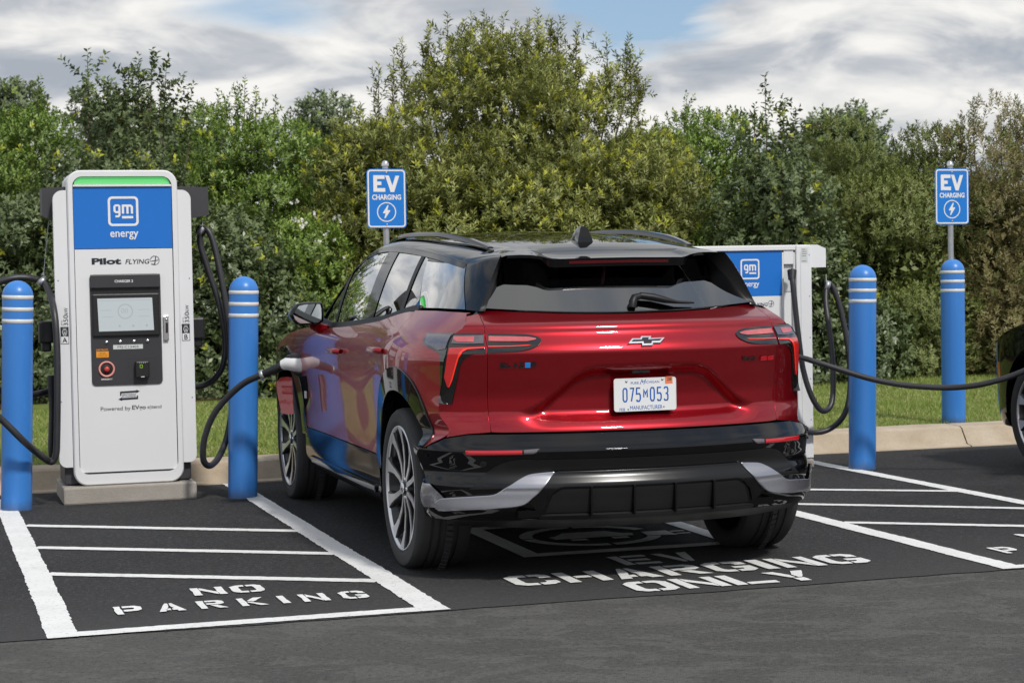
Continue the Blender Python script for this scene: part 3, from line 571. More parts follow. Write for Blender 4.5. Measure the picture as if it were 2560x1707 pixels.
for sx in (-1, 1):
    pl = [(sx*0.348, 0.235), (sx*0.395, 0.235)]+[(sx*(0.385+0.047*math.sin(R_(a))), 0.282-0.047*math.cos(R_(a))) for a in range(10, 91, 16)]+[(sx*(0.372+0.06*math.cos(R_(a))), 1.925+0.06*math.sin(R_(a))) for a in range(0, 91, 15)]+[(sx*0.348, 1.985)]
    if sx < 0: pl = pl[::-1]
    mb = MB(); mb.plate(pl, 'white_powder', Matrix.Translation((0, 0.022, 0)), 0.06)
    for z in (Z8(97), Z8(1550)): mb.lathe([(0.004, 0), (0.0005, 0.001)], 'mark_black', 10, Matrix.Translation((sx*0.412, 0.0215, z)) @ Matrix.Rotation(R_(90), 4, 'X'))
    sp_ = mb.build('side_panel', o)
    mb = MB(); F = Matrix.Translation((0, 0.0212, 0)); xc = X8(452 if sx < 0 else 1920)
    q = lambda a, b, c, d, mat, y=0.0: mb.add([F @ Vector((xc+X8(1185+a), y, Z8(b))) for a, b in ((a, b), (c, b), (c, d), (a, d))], [(0, 1, 2, 3)], mat)
    q(-49, 650, 49, 760, 'mark_black'); 
    for a, b, c, d in ((-49, 760, 49, 765), (-49, 850, 49, 857), (-49, 765, -44, 850), (44, 765, 49, 850)): q(a, b, c, d, 'mark_black')
    put_text(mb, 'A' if sx < 0 else 'B', 0.032, 'mark_black', F, xc, Z8(838), -0.0004, bold=0.012)
    put_text(mb, 'CCS', 0.009, 'mark_white', F, xc, Z8(682), -0.0006, bold=0.01)
    for r1, r2, zc in ((30, 25, 712), (20, 15, 742)):
        a1, a2 = circ(X8(1185+r1), xc, Z8(zc), 20), circ(X8(1185+r2), xc, Z8(zc), 20); mb.add([F @ Vector((a, -0.0006, b)) for a, b in a1+a2], ringf(0, 20, 20), 'mark_white')
    for k in (-8, 0, 8): a1 = circ(X8(1185+4), xc+X8(1185+k), Z8(712), 8); mb.add([F @ Vector((a, -0.0006, b)) for a, b in a1], [tuple(range(8))], 'mark_white')
    put_text(mb, '350', 0.0295, 'mark_black', F, xc+X8(1185+44), Z8(636), -0.0004, align='L', bold=0.004, width=0.068, rot=90)
    put_text(mb, 'kW', 0.024, 'mark_black', F, xc+X8(1185+44), Z8(500), -0.0004, align='L', width=0.042, rot=90)
    put_text(mb, 'UP TO', 0.0085, 'mark_black', F, xc+X8(1185-22), Z8(634), -0.0004, align='L', rot=90)
    mb.build('marking', sp_)
    # cable arm, holster
    ax0, ax1 = sx*0.34, sx*(0.492 if sx < 0 else 0.560)
    pl = [(ax0, 1.80), (sx*0.44, 1.806), (ax1*0.985, 1.822), (ax1, 1.832), (ax1, 2.005), (ax0, 2.012)]
    if sx > 0: pl = pl
    mb = MB(); mb.plate(pl, 'dark_grey', Matrix.Translation((0, 0.12, 0)), 0.22); mb.build('cable_arm', o)
    mb = MB(); xh = sx*0.482; mb.box((xh, 0.24, 1.09), (0.090, 0.13, 0.14), 'black_plastic', 0.012); mb.box((xh, 0.24, 1.0), (0.06, 0.09, 0.07), 'black_plastic', 0.012); mb.box((sx*0.42, 0.26, 1.09), (0.05, 0.10, 0.10), 'black_plastic'); mb.build('holster', o)
# logo
S7 = 0.000519; X7 = lambda u: (u-1172)*S7; Z7 = lambda v: Z8(v-1372)
def gm_logo(mb, F, X, Z, k):
    a1, a2 = rrect(368*k, 361*k, 52*k, X(1176), Z(647), 8), rrect(312*k, 305*k, 30*k, X(1176), Z(647), 8)
    mb.add([F @ Vector((a, 0, b)) for a, b in a1+a2], ringf(0, len(a1), len(a1)), 'mark_white')
    qs, _ = strokes('g', 84*k, 128*k, 25*k, 0); put_quads(mb, [[(X(1059)+a, Z(690)+b) for a, b in q] for q in qs], 'mark_white', F)
    qs, _ = strokes('m', 135*k, 125*k, 27*k, 0); put_quads(mb, [[(X(1160)+a, Z(690)+b) for a, b in q] for q in qs], 'mark_white', F)
    mb.add([F @ Vector((X(a), 0, Z(b))) for a, b in ((1160, 705), (1295, 705), (1295, 734), (1160, 734))], [(0, 1, 2, 3)], 'mark_white')
    put_text(mb, 'energy', 102*k, 'mark_white', F, X(1183), Z(955), 0, bold=0.012, width=340*k)
mb = MB(); gm_logo(mb, Matrix.Translation((0, 0.0085, 0)), X7, Z7, S7); mb.build('lettering', bp)
def pilot_text(mb, F, X, Z, k, par):
    if True:
        put_text(mb, 'Pilot', 74*k, 'mark_black', F, X(782), Z(1279), 0, 'L', bold=0.045, width=355*k)
    mb.build('lettering', par); mb = MB()
    put_text(mb, 'FLYING', 60*k, 'mark_black', F, X(1186), Z(1282), 0, 'L', bold=0.012, width=285*k, slant=0.2)
    for (r1, r2, a0, a1) in ((56, 50, -125, 160), (58, 54, 100, 200)):
        A = [R_(a0+(a1-a0)*i/24) for i in range(25)]; P = [(X(1545)+r1*k*math.cos(a), Z(1244)+r1*k*math.sin(a)) for a in A]+[(X(1545)+r2*k*math.cos(a), Z(1244)+r2*k*math.sin(a)) for a in A]
        mb.add([F @ Vector((a, 0, b)) for a, b in P], [(i, i+1, 26+i, 25+i) for i in range(24)], 'mark_black')
    for P in ([(1552, 1192), (1562, 1192), (1549, 1285), (1530, 1300), (1498, 1290), (1500, 1282), (1528, 1288), (1538, 1280)], [(1500, 1250), (1590, 1236), (1590, 1244), (1500, 1258)]):
        q = [(X(a), Z(b)) for a, b in P]; mb.add([F @ Vector((a, -0.0003, b)) for a, b in q], tess(q), 'mark_black')
    mb.build('lettering', par)
mb = MB(); F = Matrix.Translation((0, 0.0085, 0)); pilot_text(mb, F, X7, Z7, S7, door); mb = MB()
put_text(mb, 'Powered by', 0.026, 'mark_black', F, X8(1002)-0.075, Z8(1672), 0, 'L', width=0.187)
put_text(mb, 'EVgo', 0.027, 'mark_black', F, X8(1002)+0.122, Z8(1668), 0, 'L', bold=0.014, width=0.086)
put_text(mb, 'e)tend', 0.023, 'mark_black', F, X8(1002)+0.219, Z8(1664), 0, 'L', width=0.088)
mb.build('lettering', door); mb = MB()
for P in ([(1095, 1500), (1095, 1447), (1293, 1440), (1293, 1430), (1335, 1450), (1293, 1472), (1293, 1463), (1112, 1468), (1112, 1496)], [(1312, 1500), (1312, 1545), (1118, 1550), (1118, 1560), (1072, 1540), (1118, 1516), (1118, 1526), (1296, 1522), (1296, 1502)]):
    q = [(X8(a), Z8(b)) for a, b in P]; mb.add([F @ Vector((a, 0, b)) for a, b in q], tess(q), 'mark_black')
put_text(mb, 'SIMULTANEOUS', 0.0085, 'mark_black', F, X8(1204), Z8(1492), 0, bold=0.012, width=0.086); put_text(mb, 'EV CHARGING', 0.0085, 'mark_black', F, X8(1204), Z8(1516), 0, bold=0.012, width=0.086)
mb.build('lettering', door)
# door handle
mb = MB(); mb.box((X8(1672), 0.002, Z8(695)), (0.033, 0.018, 0.160), 'bright_metal', 0.004); mb.box((X8(1680), -0.010, Z8(690)), (0.013, 0.014, 0.068), 'black_plastic', 0.004); mb.lathe([(0.009, 0), (0.009, 0.004), (0.0005, 0.005)], 'bright_metal', 14, Matrix.Translation((X8(1676), -0.0072, Z8(590))) @ Matrix.Rotation(R_(90), 4, 'X')); mb.build('handle', door)
# control panel
pc = ((X8(762)+X8(1617))/2, (Z8(30)+Z8(1368))/2); pw, ph = X8(1617)-X8(762), Z8(30)-Z8(1368)
mb = MB(); mb.plate(rrect(pw, ph, 0.026, *pc), 'panel_dark', Matrix.Translation((0, 0.003, 0)), 0.008)
mb.box((pc[0], -0.006, (Z8(30)+Z8(200))/2), (pw*0.985, 0.02, Z8(34)-Z8(200)), 'panel_dark', 0.006)
mb.plate([(X8(775), Z8(262)), (X8(1603), Z8(262)), (X8(1603), Z8(201)), (X8(775), Z8(201))], 'black_plastic', Matrix.Translation((0, 0.0022, 0)), 0.0005)
cp = mb.build('control_panel', o)
mb = MB(); F = Matrix.Translation((0, -0.0165, 0)); put_text(mb, 'CHARGER 2', 0.0165, 'mark_white', F, X8(1170), Z8(130), 0, bold=0.018, width=0.115)
F = Matrix.Translation((0, 0.0022, 0)); put_text(mb, 'EMERGENCY', 0.0095, 'mark_white', F, X8(940), Z8(1300), 0, bold=0.02, width=0.070)
put_text(mb, 'ELECTRICITY', 0.0105, 'orange_label', F, X8(893), Z8(946), 0, bold=0.02, width=0.075); mb.build('lettering', cp)
mb = MB(); mb.box((X8(1190), -0.004, Z8(522)), (X8(1595)-X8(785), 0.020, Z8(265)-Z8(780)), 'black_plastic', 0.008); bez = mb.build('bezel', cp)
mb = MB(); mb.plate([(X8(858), Z8(715)), (X8(1522), Z8(712)), (X8(1508), Z8(320)), (X8(845), Z8(320))], 'screen', Matrix.Translation((0, -0.0145, 0)), 0.0004); scn = mb.build('screen', cp)
mb = MB(); F = Matrix.Translation((0, -0.0149, 0)); a1, a2 = circ(X8(1185+92), X8(1178), Z8(480), 40), circ(X8(1185+80), X8(1178), Z8(480), 40); mb.add([F @ Vector((a, 0, b)) for a, b in a1+a2], ringf(0, 40, 40), 'screen_mark')
put_text(mb, '00', 0.031, 'screen_mark', F, X8(1170), Z8(500), 0, width=0.042)
for a, b, c, d in ((870, 345, 1490, 350), (880, 460, 1010, 466), (900, 540, 1030, 546), (1340, 460, 1470, 466), (1340, 540, 1470, 546)): mb.add([F @ Vector((X8(x), 0, Z8(z))) for x, z in ((a, b), (c, b), (c, d), (a, d))], [(0, 1, 2, 3)], 'screen_mark')
for x in (1108, 1272, 1436): a1 = circ(X8(1185+14), X8(x), Z8(655), 12); mb.add([F @ Vector((a, 0, b)) for a, b in a1], [tuple(range(12))], 'screen_mark')
mb.build('display_content', cp)
for u, v in ((948, 848), (1113, 845), (1280, 845), (1444, 842)):
    mb = MB(); mb.lathe([(0.0125, 0), (0.0125, 0.004), (0.009, 0.009), (0.0005, 0.010)], 'bright_metal', 20, Matrix.Translation((X8(u), 0.003, Z8(v))) @ Matrix.Rotation(R_(90), 4, 'X')); mb.build('button', cp)
def sticker(name, u0, v0, u1, v1, mat, lines):
    mb = MB(); mb.plate([(X8(u0), Z8(v1)), (X8(u1), Z8(v1)), (X8(u1), Z8(v0)), (X8(u0), Z8(v0))], mat, Matrix.Translation((0, 0.0022, 0)), 0.0004); F = Matrix.Translation((0, 0.0018, 0))
    for tx, v, h_, w_ in lines: put_text(mb, tx, h_, 'mark_black', F, X8((u0+u1)/2), Z8(v), 0, width=w_)
    mb.build(name, cp)
sticker('number_label', 1025, 882, 1385, 935, 'pale_label', [('PFJ-C13405', 921, 0.0145, 0.132)])
sticker('warning_label', 820, 955, 970, 1028, 'orange_label', [('350 kW', 977, 0.0062, 0.036), ('MAXIMUM OUTPUT', 995, 0.0055, 0.055), ('CONNECTORS', 1016, 0.0065, 0.062)])
Rx = Matrix.Rotation(R_(90), 4, 'X'); T8 = lambda u, v, y: Matrix.Translation((X8(u), y, Z8(v))) @ Rx
mb = MB(); mb.lathe([(0.051, 0), (0.051, 0.008), (0.048, 0.010), (0.041, 0.010), (0.039, 0.002)], 'emergency_ring', 36, T8(940, 1170, 0.003)); es = mb.build('emergency_stop', cp)
mb = MB(); mb.lathe([(0.039, 0.002), (0.026, 0.004), (0.0165, 0.006)], 'black_plastic', 30, T8(940, 1170, 0.003)); mb.lathe([(0.0165, 0.004), (0.0165, 0.022), (0.013, 0.026), (0.0005, 0.027)], 'emergency_red', 24, T8(940, 1170, 0.003)); mb.build('push_button', cp)
mb = MB(); a1, a2 = rrect(X8(1530)-X8(1200), Z8(1055)-Z8(1305), 0.006, X8(1365), Z8(1180)), rrect(X8(1530)-X8(1203), Z8(1058)-Z8(1305), 0.006, X8(1365), Z8(1180))
mb.add([(a, 0.0024, b) for a, b in a1+a2], ringf(0, len(a1), len(a1)), 'mark_black'); mb.box((X8(1365), -0.018, Z8(1185)), (0.088, 0.044, 0.106), 'black_plastic', 0.008); cr = mb.build('card_reader', cp)
mb = MB(); F = Matrix.Translation((0, -0.0405, 0)); a1, a2 = rrect(0.018, 0.022, 0.004, X8(1350), Z8(1145), 3), rrect(0.012, 0.016, 0.002, X8(1350), Z8(1145), 3); mb.add([F @ Vector((a, 0, b)) for a, b in a1+a2], ringf(0, len(a1), len(a1)), 'lime_mark')
for u in (1332, 1356, 1378, 1398): a1 = circ(0.0018, X8(u), Z8(1104), 8); mb.add([F @ Vector((a, 0, b)) for a, b in a1], [tuple(range(8))], 'mark_white')
a1 = rrect(0.022, 0.006, 0.002, X8(1365), Z8(1272), 3); mb.build('reader_marking', cp); mb = MB(); mb.add([F @ Vector((a, 0, b)) for a, b in a1], tess(a1), 'pale_label'); mb.build('reader_marking', cp)
# ================================================================ LOW CHARGER BEHIND THE CAR
C2 = st(5.572, 12.37, 0)
pad('concrete_plinth', C2, -0.47, 0.468, -0.03, 0.72, 0.062, 'grey concrete plinth under the low charger behind the red car')
o = empty('charging_station', C2, SA, 'lower flat topped white charger half hidden behind the red car', 'charger', 'white charging stations')
K2 = 0.000868; X2 = lambda u: (u-1030)*K2; Z2 = lambda v: 1.572-(v-170)*K2
mb = MB(); mb.box((0, 0.31, 0.82), (0.94, 0.55, 1.505), 'white_powder', 0.006); mb.build('shell', o)
mb = MB(); mb.box((0.468, 0.40, 0.735), (0.075, 0.40, 1.34), 'dark_grey', 0.004); mb.build('side_cover', o); mb = MB(); mb.box((-0.468, 0.40, 0.735), (0.075, 0.40, 1.34), 'dark_grey', 0.004); mb.build('side_cover', o)
mb = MB(); mb.box((-0.005, 0.022, 1.553), (0.78, 0.05, 0.034), 'white_powder', 0.004); mb.build('top_trim', o)
mb = MB(); mb.plate([(X2(742), Z2(575)), (X2(1318), Z2(575)), (X2(1318), Z2(208)), (X2(742), Z2(208))], 'panel_blue', Matrix.Translation((0, 0.012, 0)), 0.01); bp = mb.build('blue_panel', o)
mb = MB(); mb.plate([(X2(742), 0.10), (X2(1318), 0.10), (X2(1318), Z2(578)), (X2(742), Z2(578))], 'white_powder', Matrix.Translation((0, 0.012, 0)), 0.01); dr = mb.build('door', o)
k = K2*165/368; gX = lambda u: X2(1040)+(u-1176)*k; gZ = lambda v: Z2(359)+(647-v)*k
mb = MB(); gm_logo(mb, Matrix.Translation((0, 0.0105, 0)), gX, gZ, k); mb.build('lettering', bp)
k = K2*0.46; gX = lambda u: X2(1250)+(u-1605)*k; gZ = lambda v: Z2(640)+(1244-v)*k
mb = MB(); pilot_text(mb, Matrix.Translation((0, 0.0105, 0)), gX, gZ, k, dr)
for sx in (-1, 1):
    xa, xb, xc_ = sx*0.262, sx*0.345, sx*0.47
    mb = MB(); mb.box((sx*0.258, 0.02, 0.80), (0.013, 0.03, 1.44), 'white_powder', 0.002); mb.box((sx*0.346, 0.02, 0.80), (0.013, 0.03, 1.44), 'white_powder', 0.002); mb.box((sx*0.302, 0.02, 1.485), (0.074, 0.03, 0.095), 'white_powder', 0.003)
    mb.box((sx*0.409, 0.012, 0.82), (0.112, 0.05, 1.50), 'white_powder', 0.006); mb.box((sx*0.469, 0.014, 0.80), (0.007, 0.04, 1.46), 'white_powder', 0.002); mb.box((sx*0.385, -0.0135, 0.80), (0.003, 0.003, 1.44), 'pale_label')
    for z in (1.50, 1.21, 0.92, 0.63, 0.34): mb.lathe([(0.004, 0), (0.0005, 0.0015)], 'mark_black', 8, Matrix.Translation((sx*0.452, -0.0135, z)) @ Rx)
    mb.build('post', o)
    mb = MB(); mb.box((sx*0.302, 0.045, 1.34), (0.074, 0.03, 0.19), 'pale_label', 0.003); mb.build('cable_recess', o)
    pl = [(sx*0.457, 1.572), (sx*0.457, 1.385), (sx*0.485, 1.412), (sx*0.603, 1.412), (sx*0.603, 1.545), (sx*0.54, 1.572)]
    if sx < 0: pl = pl[::-1]
    mb = MB(); mb.plate(pl, 'white_powder', Matrix.Translation((0, 0.03, 0)), 0.42); mb.build('cable_canopy', o)
mb = MB(); F = Matrix.Translation((0, -0.0142, 0)); mb.add([F @ Vector((X2(a), 0, Z2(b))) for a, b in ((1480, 312), (1537, 314), (1537, 198), (1480, 196))], [(0, 1, 2, 3)], 'pale_label')
for v, w_ in ((205, 30), (222, 40), (240, 44), (258, 36), (300, 40)): mb.add([F @ Vector((X2(a), -0.0003, Z2(b))) for a, b in ((1486, v+4), (1486+w_, v+4), (1486+w_, v), (1486, v))], [(0, 1, 2, 3)], 'panel_dark')
mb.build('rating_label', o)
# ================================================================ CABLES
def px(a): return (a[0]*1.08844, a[1]*1.08844)     # points read off the photograph at 2352 px width
def path(pts, k=8): return catmull([at_depth(px((a, b)), d) for a, b, d in pts], k)
def cable(name, pts, r, label, group='black charging cables'):
    o = empty(name, tuple(at_depth(px(pts[0][:2]), pts[0][2])), 0, label, 'cable', group); off = Vector(o.location)
    mb = MB(); mb.tube([Vector(p)-off for p in path(pts)], r, 'rubber_cable', 14); mb.build('hose', o); return o, off
def clamp(parent, off, q, d, nxt):
    p = Vector(at_depth(px(q), d))-off; ax = (Vector(at_depth(px(nxt), d))-off-p).normalized(); M = Matrix.Translation(p) @ ax.to_track_quat('Z', 'Y').to_matrix().to_4x4()
    mb = MB(); mb.lathe([(0.028, -0.018), (0.035, -0.018), (0.035, 0.018), (0.028, 0.018)], 'galvanised', 22, M); mb.lathe([(0.024, -0.03), (0.032, -0.028), (0.032, 0.028), (0.024, 0.03)], 'black_plastic', 22, M); mb.build('cable_clamp', parent)
    return p
def wire(parent, off, q0, q1, d):
    mb = MB(); a, b = (Vector(at_depth(px(q), d))-off for q in (q0, q1)); mb.tube([a, b], 0.0026, 'pale_label', 6); mb.box(tuple(b), (0.016, 0.010, 0.03), 'galvanised', 0.003); mb.build('retractor_wire', parent)
# left outlet of the tall charger
o, off = cable('charging_cable', [(146, 893, 12.60), (120, 896, 12.58), (75, 906, 12.5), (20, 905, 12.4), (-45, 860, 12.3), (-75, 780, 12.25), (-60, 700, 12.22), (-25, 660, 12.22), (20, 641, 12.24), (60, 638, 12.28), (97, 647, 12.32), (112, 668, 12.22), (125, 720, 12.08), (131, 800, 12.04), (132, 900, 12.03), (131, 1000, 12.03), (129, 1042, 12.03), (121, 1059, 12.03), (105, 1054, 12.0), (60, 1018, 11.76), (0, 960, 11.68), (-60, 915, 11.6), (-150, 890, 11.5), (-240, 930, 11.3), (-300, 1020, 11.2), (-345, 1140, 11.1), (-420, 1186, 11.0), (-540, 1190, 11.0)], 0.0215, 'black cable arching over the left bollard, hung from a wire clamp')
clamp(o, off, (97, 647), 12.32, (112, 663)); wire(o, off, (112, 508), (100, 632), 12.36)
c, off = cable('charging_cable', [(118, 905, 12.52), (119, 940, 12.5), (118, 985, 12.46), (117, 1030, 12.42), (122, 1054, 12.44), (134, 1040, 12.52), (142, 1000, 12.56)], 0.019, 'black cable hanging from the plug parked on the left side of the tall charger')
mb = MB(); a, b = (Vector(at_depth(px(q), 12.52))-off for q in ((118, 862), (118, 908))); mb.tube([a, a.lerp(b, 0.6), b], [0.026, 0.024, 0.02], 'dark_grey', 16); mb.build('plug', c)
# right outlet: ends in the red car
o, off = cable('charging_cable', [(446, 888, 12.75), (470, 884, 12.74), (495, 867, 12.72), (513, 835, 12.70), (517, 780, 12.70), (504, 700, 12.70), (478, 620, 12.70), (460, 560, 12.70), (463, 528, 12.70), (478, 530, 12.69), (492, 565, 12.68), (510, 650, 12.66), (524, 740, 12.65), (531, 840, 12.64), (533, 930, 12.60), (522, 1000, 12.5), (505, 1045, 12.38), (487, 1067, 12.27), (473, 1066, 12.2), (466, 1047, 12.16), (470, 1005, 12.14), (489, 955, 12.12), (520, 915, 12.09), (560, 880, 12.04), (600, 861, 11.98)], 0.0205, 'black cable looping down from the tall charger and plugged into the red car')
clamp(o, off, (462, 530), 12.70, (475, 536)); wire(o, off, (466, 506), (464, 524), 12.70)
H = [Vector(at_depth(px(q[:2]), q[2]))-off for q in ((598, 862, 11.98), (612, 856, 11.965), (636, 846, 11.94), (655, 838, 11.92))]
mb = MB(); mb.tube(H, [0.0212, 0.0245, 0.027, 0.027], 'black_plastic', 16); hd = mb.build('plug_handle', o)
mb = MB(); ax = (H[2]-H[0]).normalized(); M = Matrix.Translation(H[0].lerp(H[1], 0.35)) @ ax.to_track_quat('Z', 'Y').to_matrix().to_4x4(); mb.lathe([(0.020, -0.012), (0.0275, -0.011), (0.0285, 0.011), (0.020, 0.012)], 'galvanised', 24, M); mb.build('plug_collar', o)
Q = [Vector(at_depth(px(q[:2]), q[2]))-off for q in ((648, 838, 11.925), (660, 835, 11.915), (675, 835, 11.90), (692, 837, 11.885), (702, 839, 11.875))]
mb = MB(); mb.tube(Q, [0.030, 0.040, 0.047, 0.050, 0.046], 'white_powder', 22); mb.build('plug_body', o)
Q2 = [q+Vector((0, 0.004, 0.030)) for q in Q[1:]]; mb = MB(); mb.tube(Q2, [0.022, 0.036, 0.036, 0.026], 'black_plastic', 18); mb.build('plug_latch', o)
Q3 = [q+Vector((0.012, 0.0, -0.052)) for q in Q[2:]]; mb = MB(); mb.tube(Q3, [0.022, 0.030, 0.028], 'black_plastic', 16); mb.build('plug_guard', o)
# low charger: the plug cable hanging from the recess
o, off = cable('charging_cable', [(1819, 632, 13.47), (1822, 660, 13.45), (1828, 720, 13.44), (1836, 790, 13.44), (1845, 850, 13.46), (1862, 905, 13.46), (1882, 939, 13.48), (1898, 942, 13.52), (1910, 925, 13.56), (1914, 880, 13.62), (1911, 810, 13.68), (1904, 750, 13.74), (1897, 700, 13.8), (1897, 668, 13.84), (1903, 652, 13.86), (1915, 664, 13.86), (1930, 710, 13.85), (1943, 770, 13.83), (1952, 840, 13.80), (1951, 910, 13.74), (1936, 957, 13.68), (1905, 985, 13.62), (1870, 993, 13.58), (1835, 985, 13.52), (1800, 960, 13.46), (1780, 900, 13.40), (1779, 840, 13.34), (1795, 814, 13.28), (1843, 822, 13.2), (1880, 833, 13.16), (1940, 852, 13.12), (2000, 870, 13.08), (2060, 882, 13.04), (2120, 888, 13.0), (2180, 890, 12.96), (2240, 885, 12.9), (2300, 871, 12.85), (2352, 852, 12.8), (2400, 828, 12.72), (2440, 815, 12.66)], 0.0200, 'black cable looping twice beside the low charger, then sagging across to the black car')
clamp(o, off, (1900, 656), 13.85, (1908, 658)); wire(o, off, (1897, 630), (1898, 650), 13.86)
mb = MB(); a, b = (Vector(at_depth(px(q[:2]), q[2]))-off for q in ((1819, 622, 13.49), (1819, 642, 13.465))); mb.tube([a, b], [0.034, 0.026], 'black_plastic', 16); mb.build('plug', o)
mb = MB(); Q = [Vector(at_depth(px(q[:2]), q[2]))-off for q in ((2436, 816, 12.66), (2452, 812, 12.63), (2475, 808, 12.60))]; mb.tube(Q, [0.024, 0.034, 0.044], 'black_plastic', 16); mb.build('plug', o)
# ================================================================ FOLIAGE
def unit(v): return v/np.maximum(1e-9, np.linalg.norm(v, axis=-1, keepdims=True))
KINDS = {  # leaves per sprig, sprig length, leaf length, leaf width, leaf angle, sprigs per m2 of lump, materials, share pale, share young tips, lump radius
 'holly': dict(n=10, L=0.13, l=0.074, w=0.040, a=68, dens=60, mats=('holly_leaf', 'holly_pale', 'young_leaf'), pale=0.24, young=0.06, r=(0.26, 0.48), upb=0.25),
 'green': dict(n=12, L=0.12, l=0.062, w=0.026, a=52, dens=78, mats=('green_leaf', 'green_pale', 'young_leaf'), pale=0.34, young=0.015, r=(0.32, 0.62), upb=0.8, flat=0.62),
 'myrtle': dict(n=13, L=0.10, l=0.076, w=0.021, a=52, dens=84, mats=('myrtle_leaf', 'myrtle_pale', 'young_leaf'), pale=0.30, young=0.13, r=(0.24, 0.46), upb=0.8),
 'juniper': dict(n=15, L=0.12, l=0.058, w=0.018, a=50, dens=84, mats=('juniper_leaf', 'juniper_pale', 'brown_leaf'), pale=0.34, young=0.04, r=(0.30, 0.58), upb=0.7, flat=0.62),
 'brown': dict(n=14, L=0.14, l=0.060, w=0.017, a=50, dens=74, mats=('brown_leaf', 'brown_pale', 'juniper_leaf'), pale=0.35, young=0.35, r=(0.26, 0.50), upb=0.6),
 'far': dict(n=12, L=0.30, l=0.15, w=0.08, a=60, dens=26, mats=('far_leaf', 'far_leaf', 'green_pale'), pale=0.3, young=0.05, r=(0.4, 0.7), upb=0.4)}
def leaves(P, axis, n, L, l, w, ang, r, ci, mats_p, tipyoung, outw=None):
    """n leaves around every sprig: (m,3) positions and axes -> quads"""
    outw = unit(axis*1.0) if outw is None else outw
    m = len(P); ref = unit(np.cross(axis, unit(r.normal(0, 1, (m, 3))))); ref2 = np.cross(axis, ref)
    k = np.tile(np.arange(n), m); idx = np.repeat(np.arange(m), n); t = (k+r.random(m*n))/n
    phi = k*2.4+r.uniform(0, 6.28, m)[idx]; rad = ref[idx]*np.cos(phi)[:, None]+ref2[idx]*np.sin(phi)[:, None]
    A = R_(ang)*(1.15-0.55*t)*r.uniform(0.7, 1.3, m*n); d = unit(axis[idx]*np.cos(A)[:, None]+rad*np.sin(A)[:, None]+r.normal(0, 0.12, (m*n, 3)))
    b = P[idx]+axis[idx]*(t*L)[:, None]; sz = r.uniform(0.7, 1.2, m*n)*(1.0-0.25*t)
    side = unit(np.cross(d, axis[idx]+r.normal(0, 0.35, (m*n, 3)))); nrm = np.cross(side, d)
    ll = (l*sz)[:, None]; ww = (w*sz/2)[:, None]
    v0 = b; v2 = b+d*ll+nrm*ll*-0.10; mid = b+d*ll*0.5; v1 = mid+side*ww+nrm*ww*0.45; v3 = mid-side*ww+nrm*ww*0.45
    V = np.stack([v0, v1, v2, v3], 1).reshape(-1, 3)
    u = r.random(m*n); mi = (u < mats_p[idx]).astype(int); mi[(tipyoung[idx]) & (t > 0.45)] = 2
    gn = np.cross(v1-v3, v2-v0); flip = (gn*outw[idx]).sum(1) < 0
    v1f = np.where(flip[:, None], v3, v1); v3f = np.where(flip[:, None], v1, v3); gn = unit(np.where(flip[:, None], -gn, gn))
    V = np.stack([v0, v1f, v2, v3f], 1).reshape(-1, 3); N = np.repeat(unit(gn*0.42+outw[idx]*0.85), 4, 0)
    return np.concatenate([V, N], 1), mi
def soft_normals(me, N):
    me.polygons.foreach_set('use_smooth', np.ones(len(me.polygons), bool))
    a = me.attributes.new('custom_normal', 'FLOAT_VECTOR', 'POINT'); a.data.foreach_set('vector', N.astype(np.float32).ravel()); me.update()
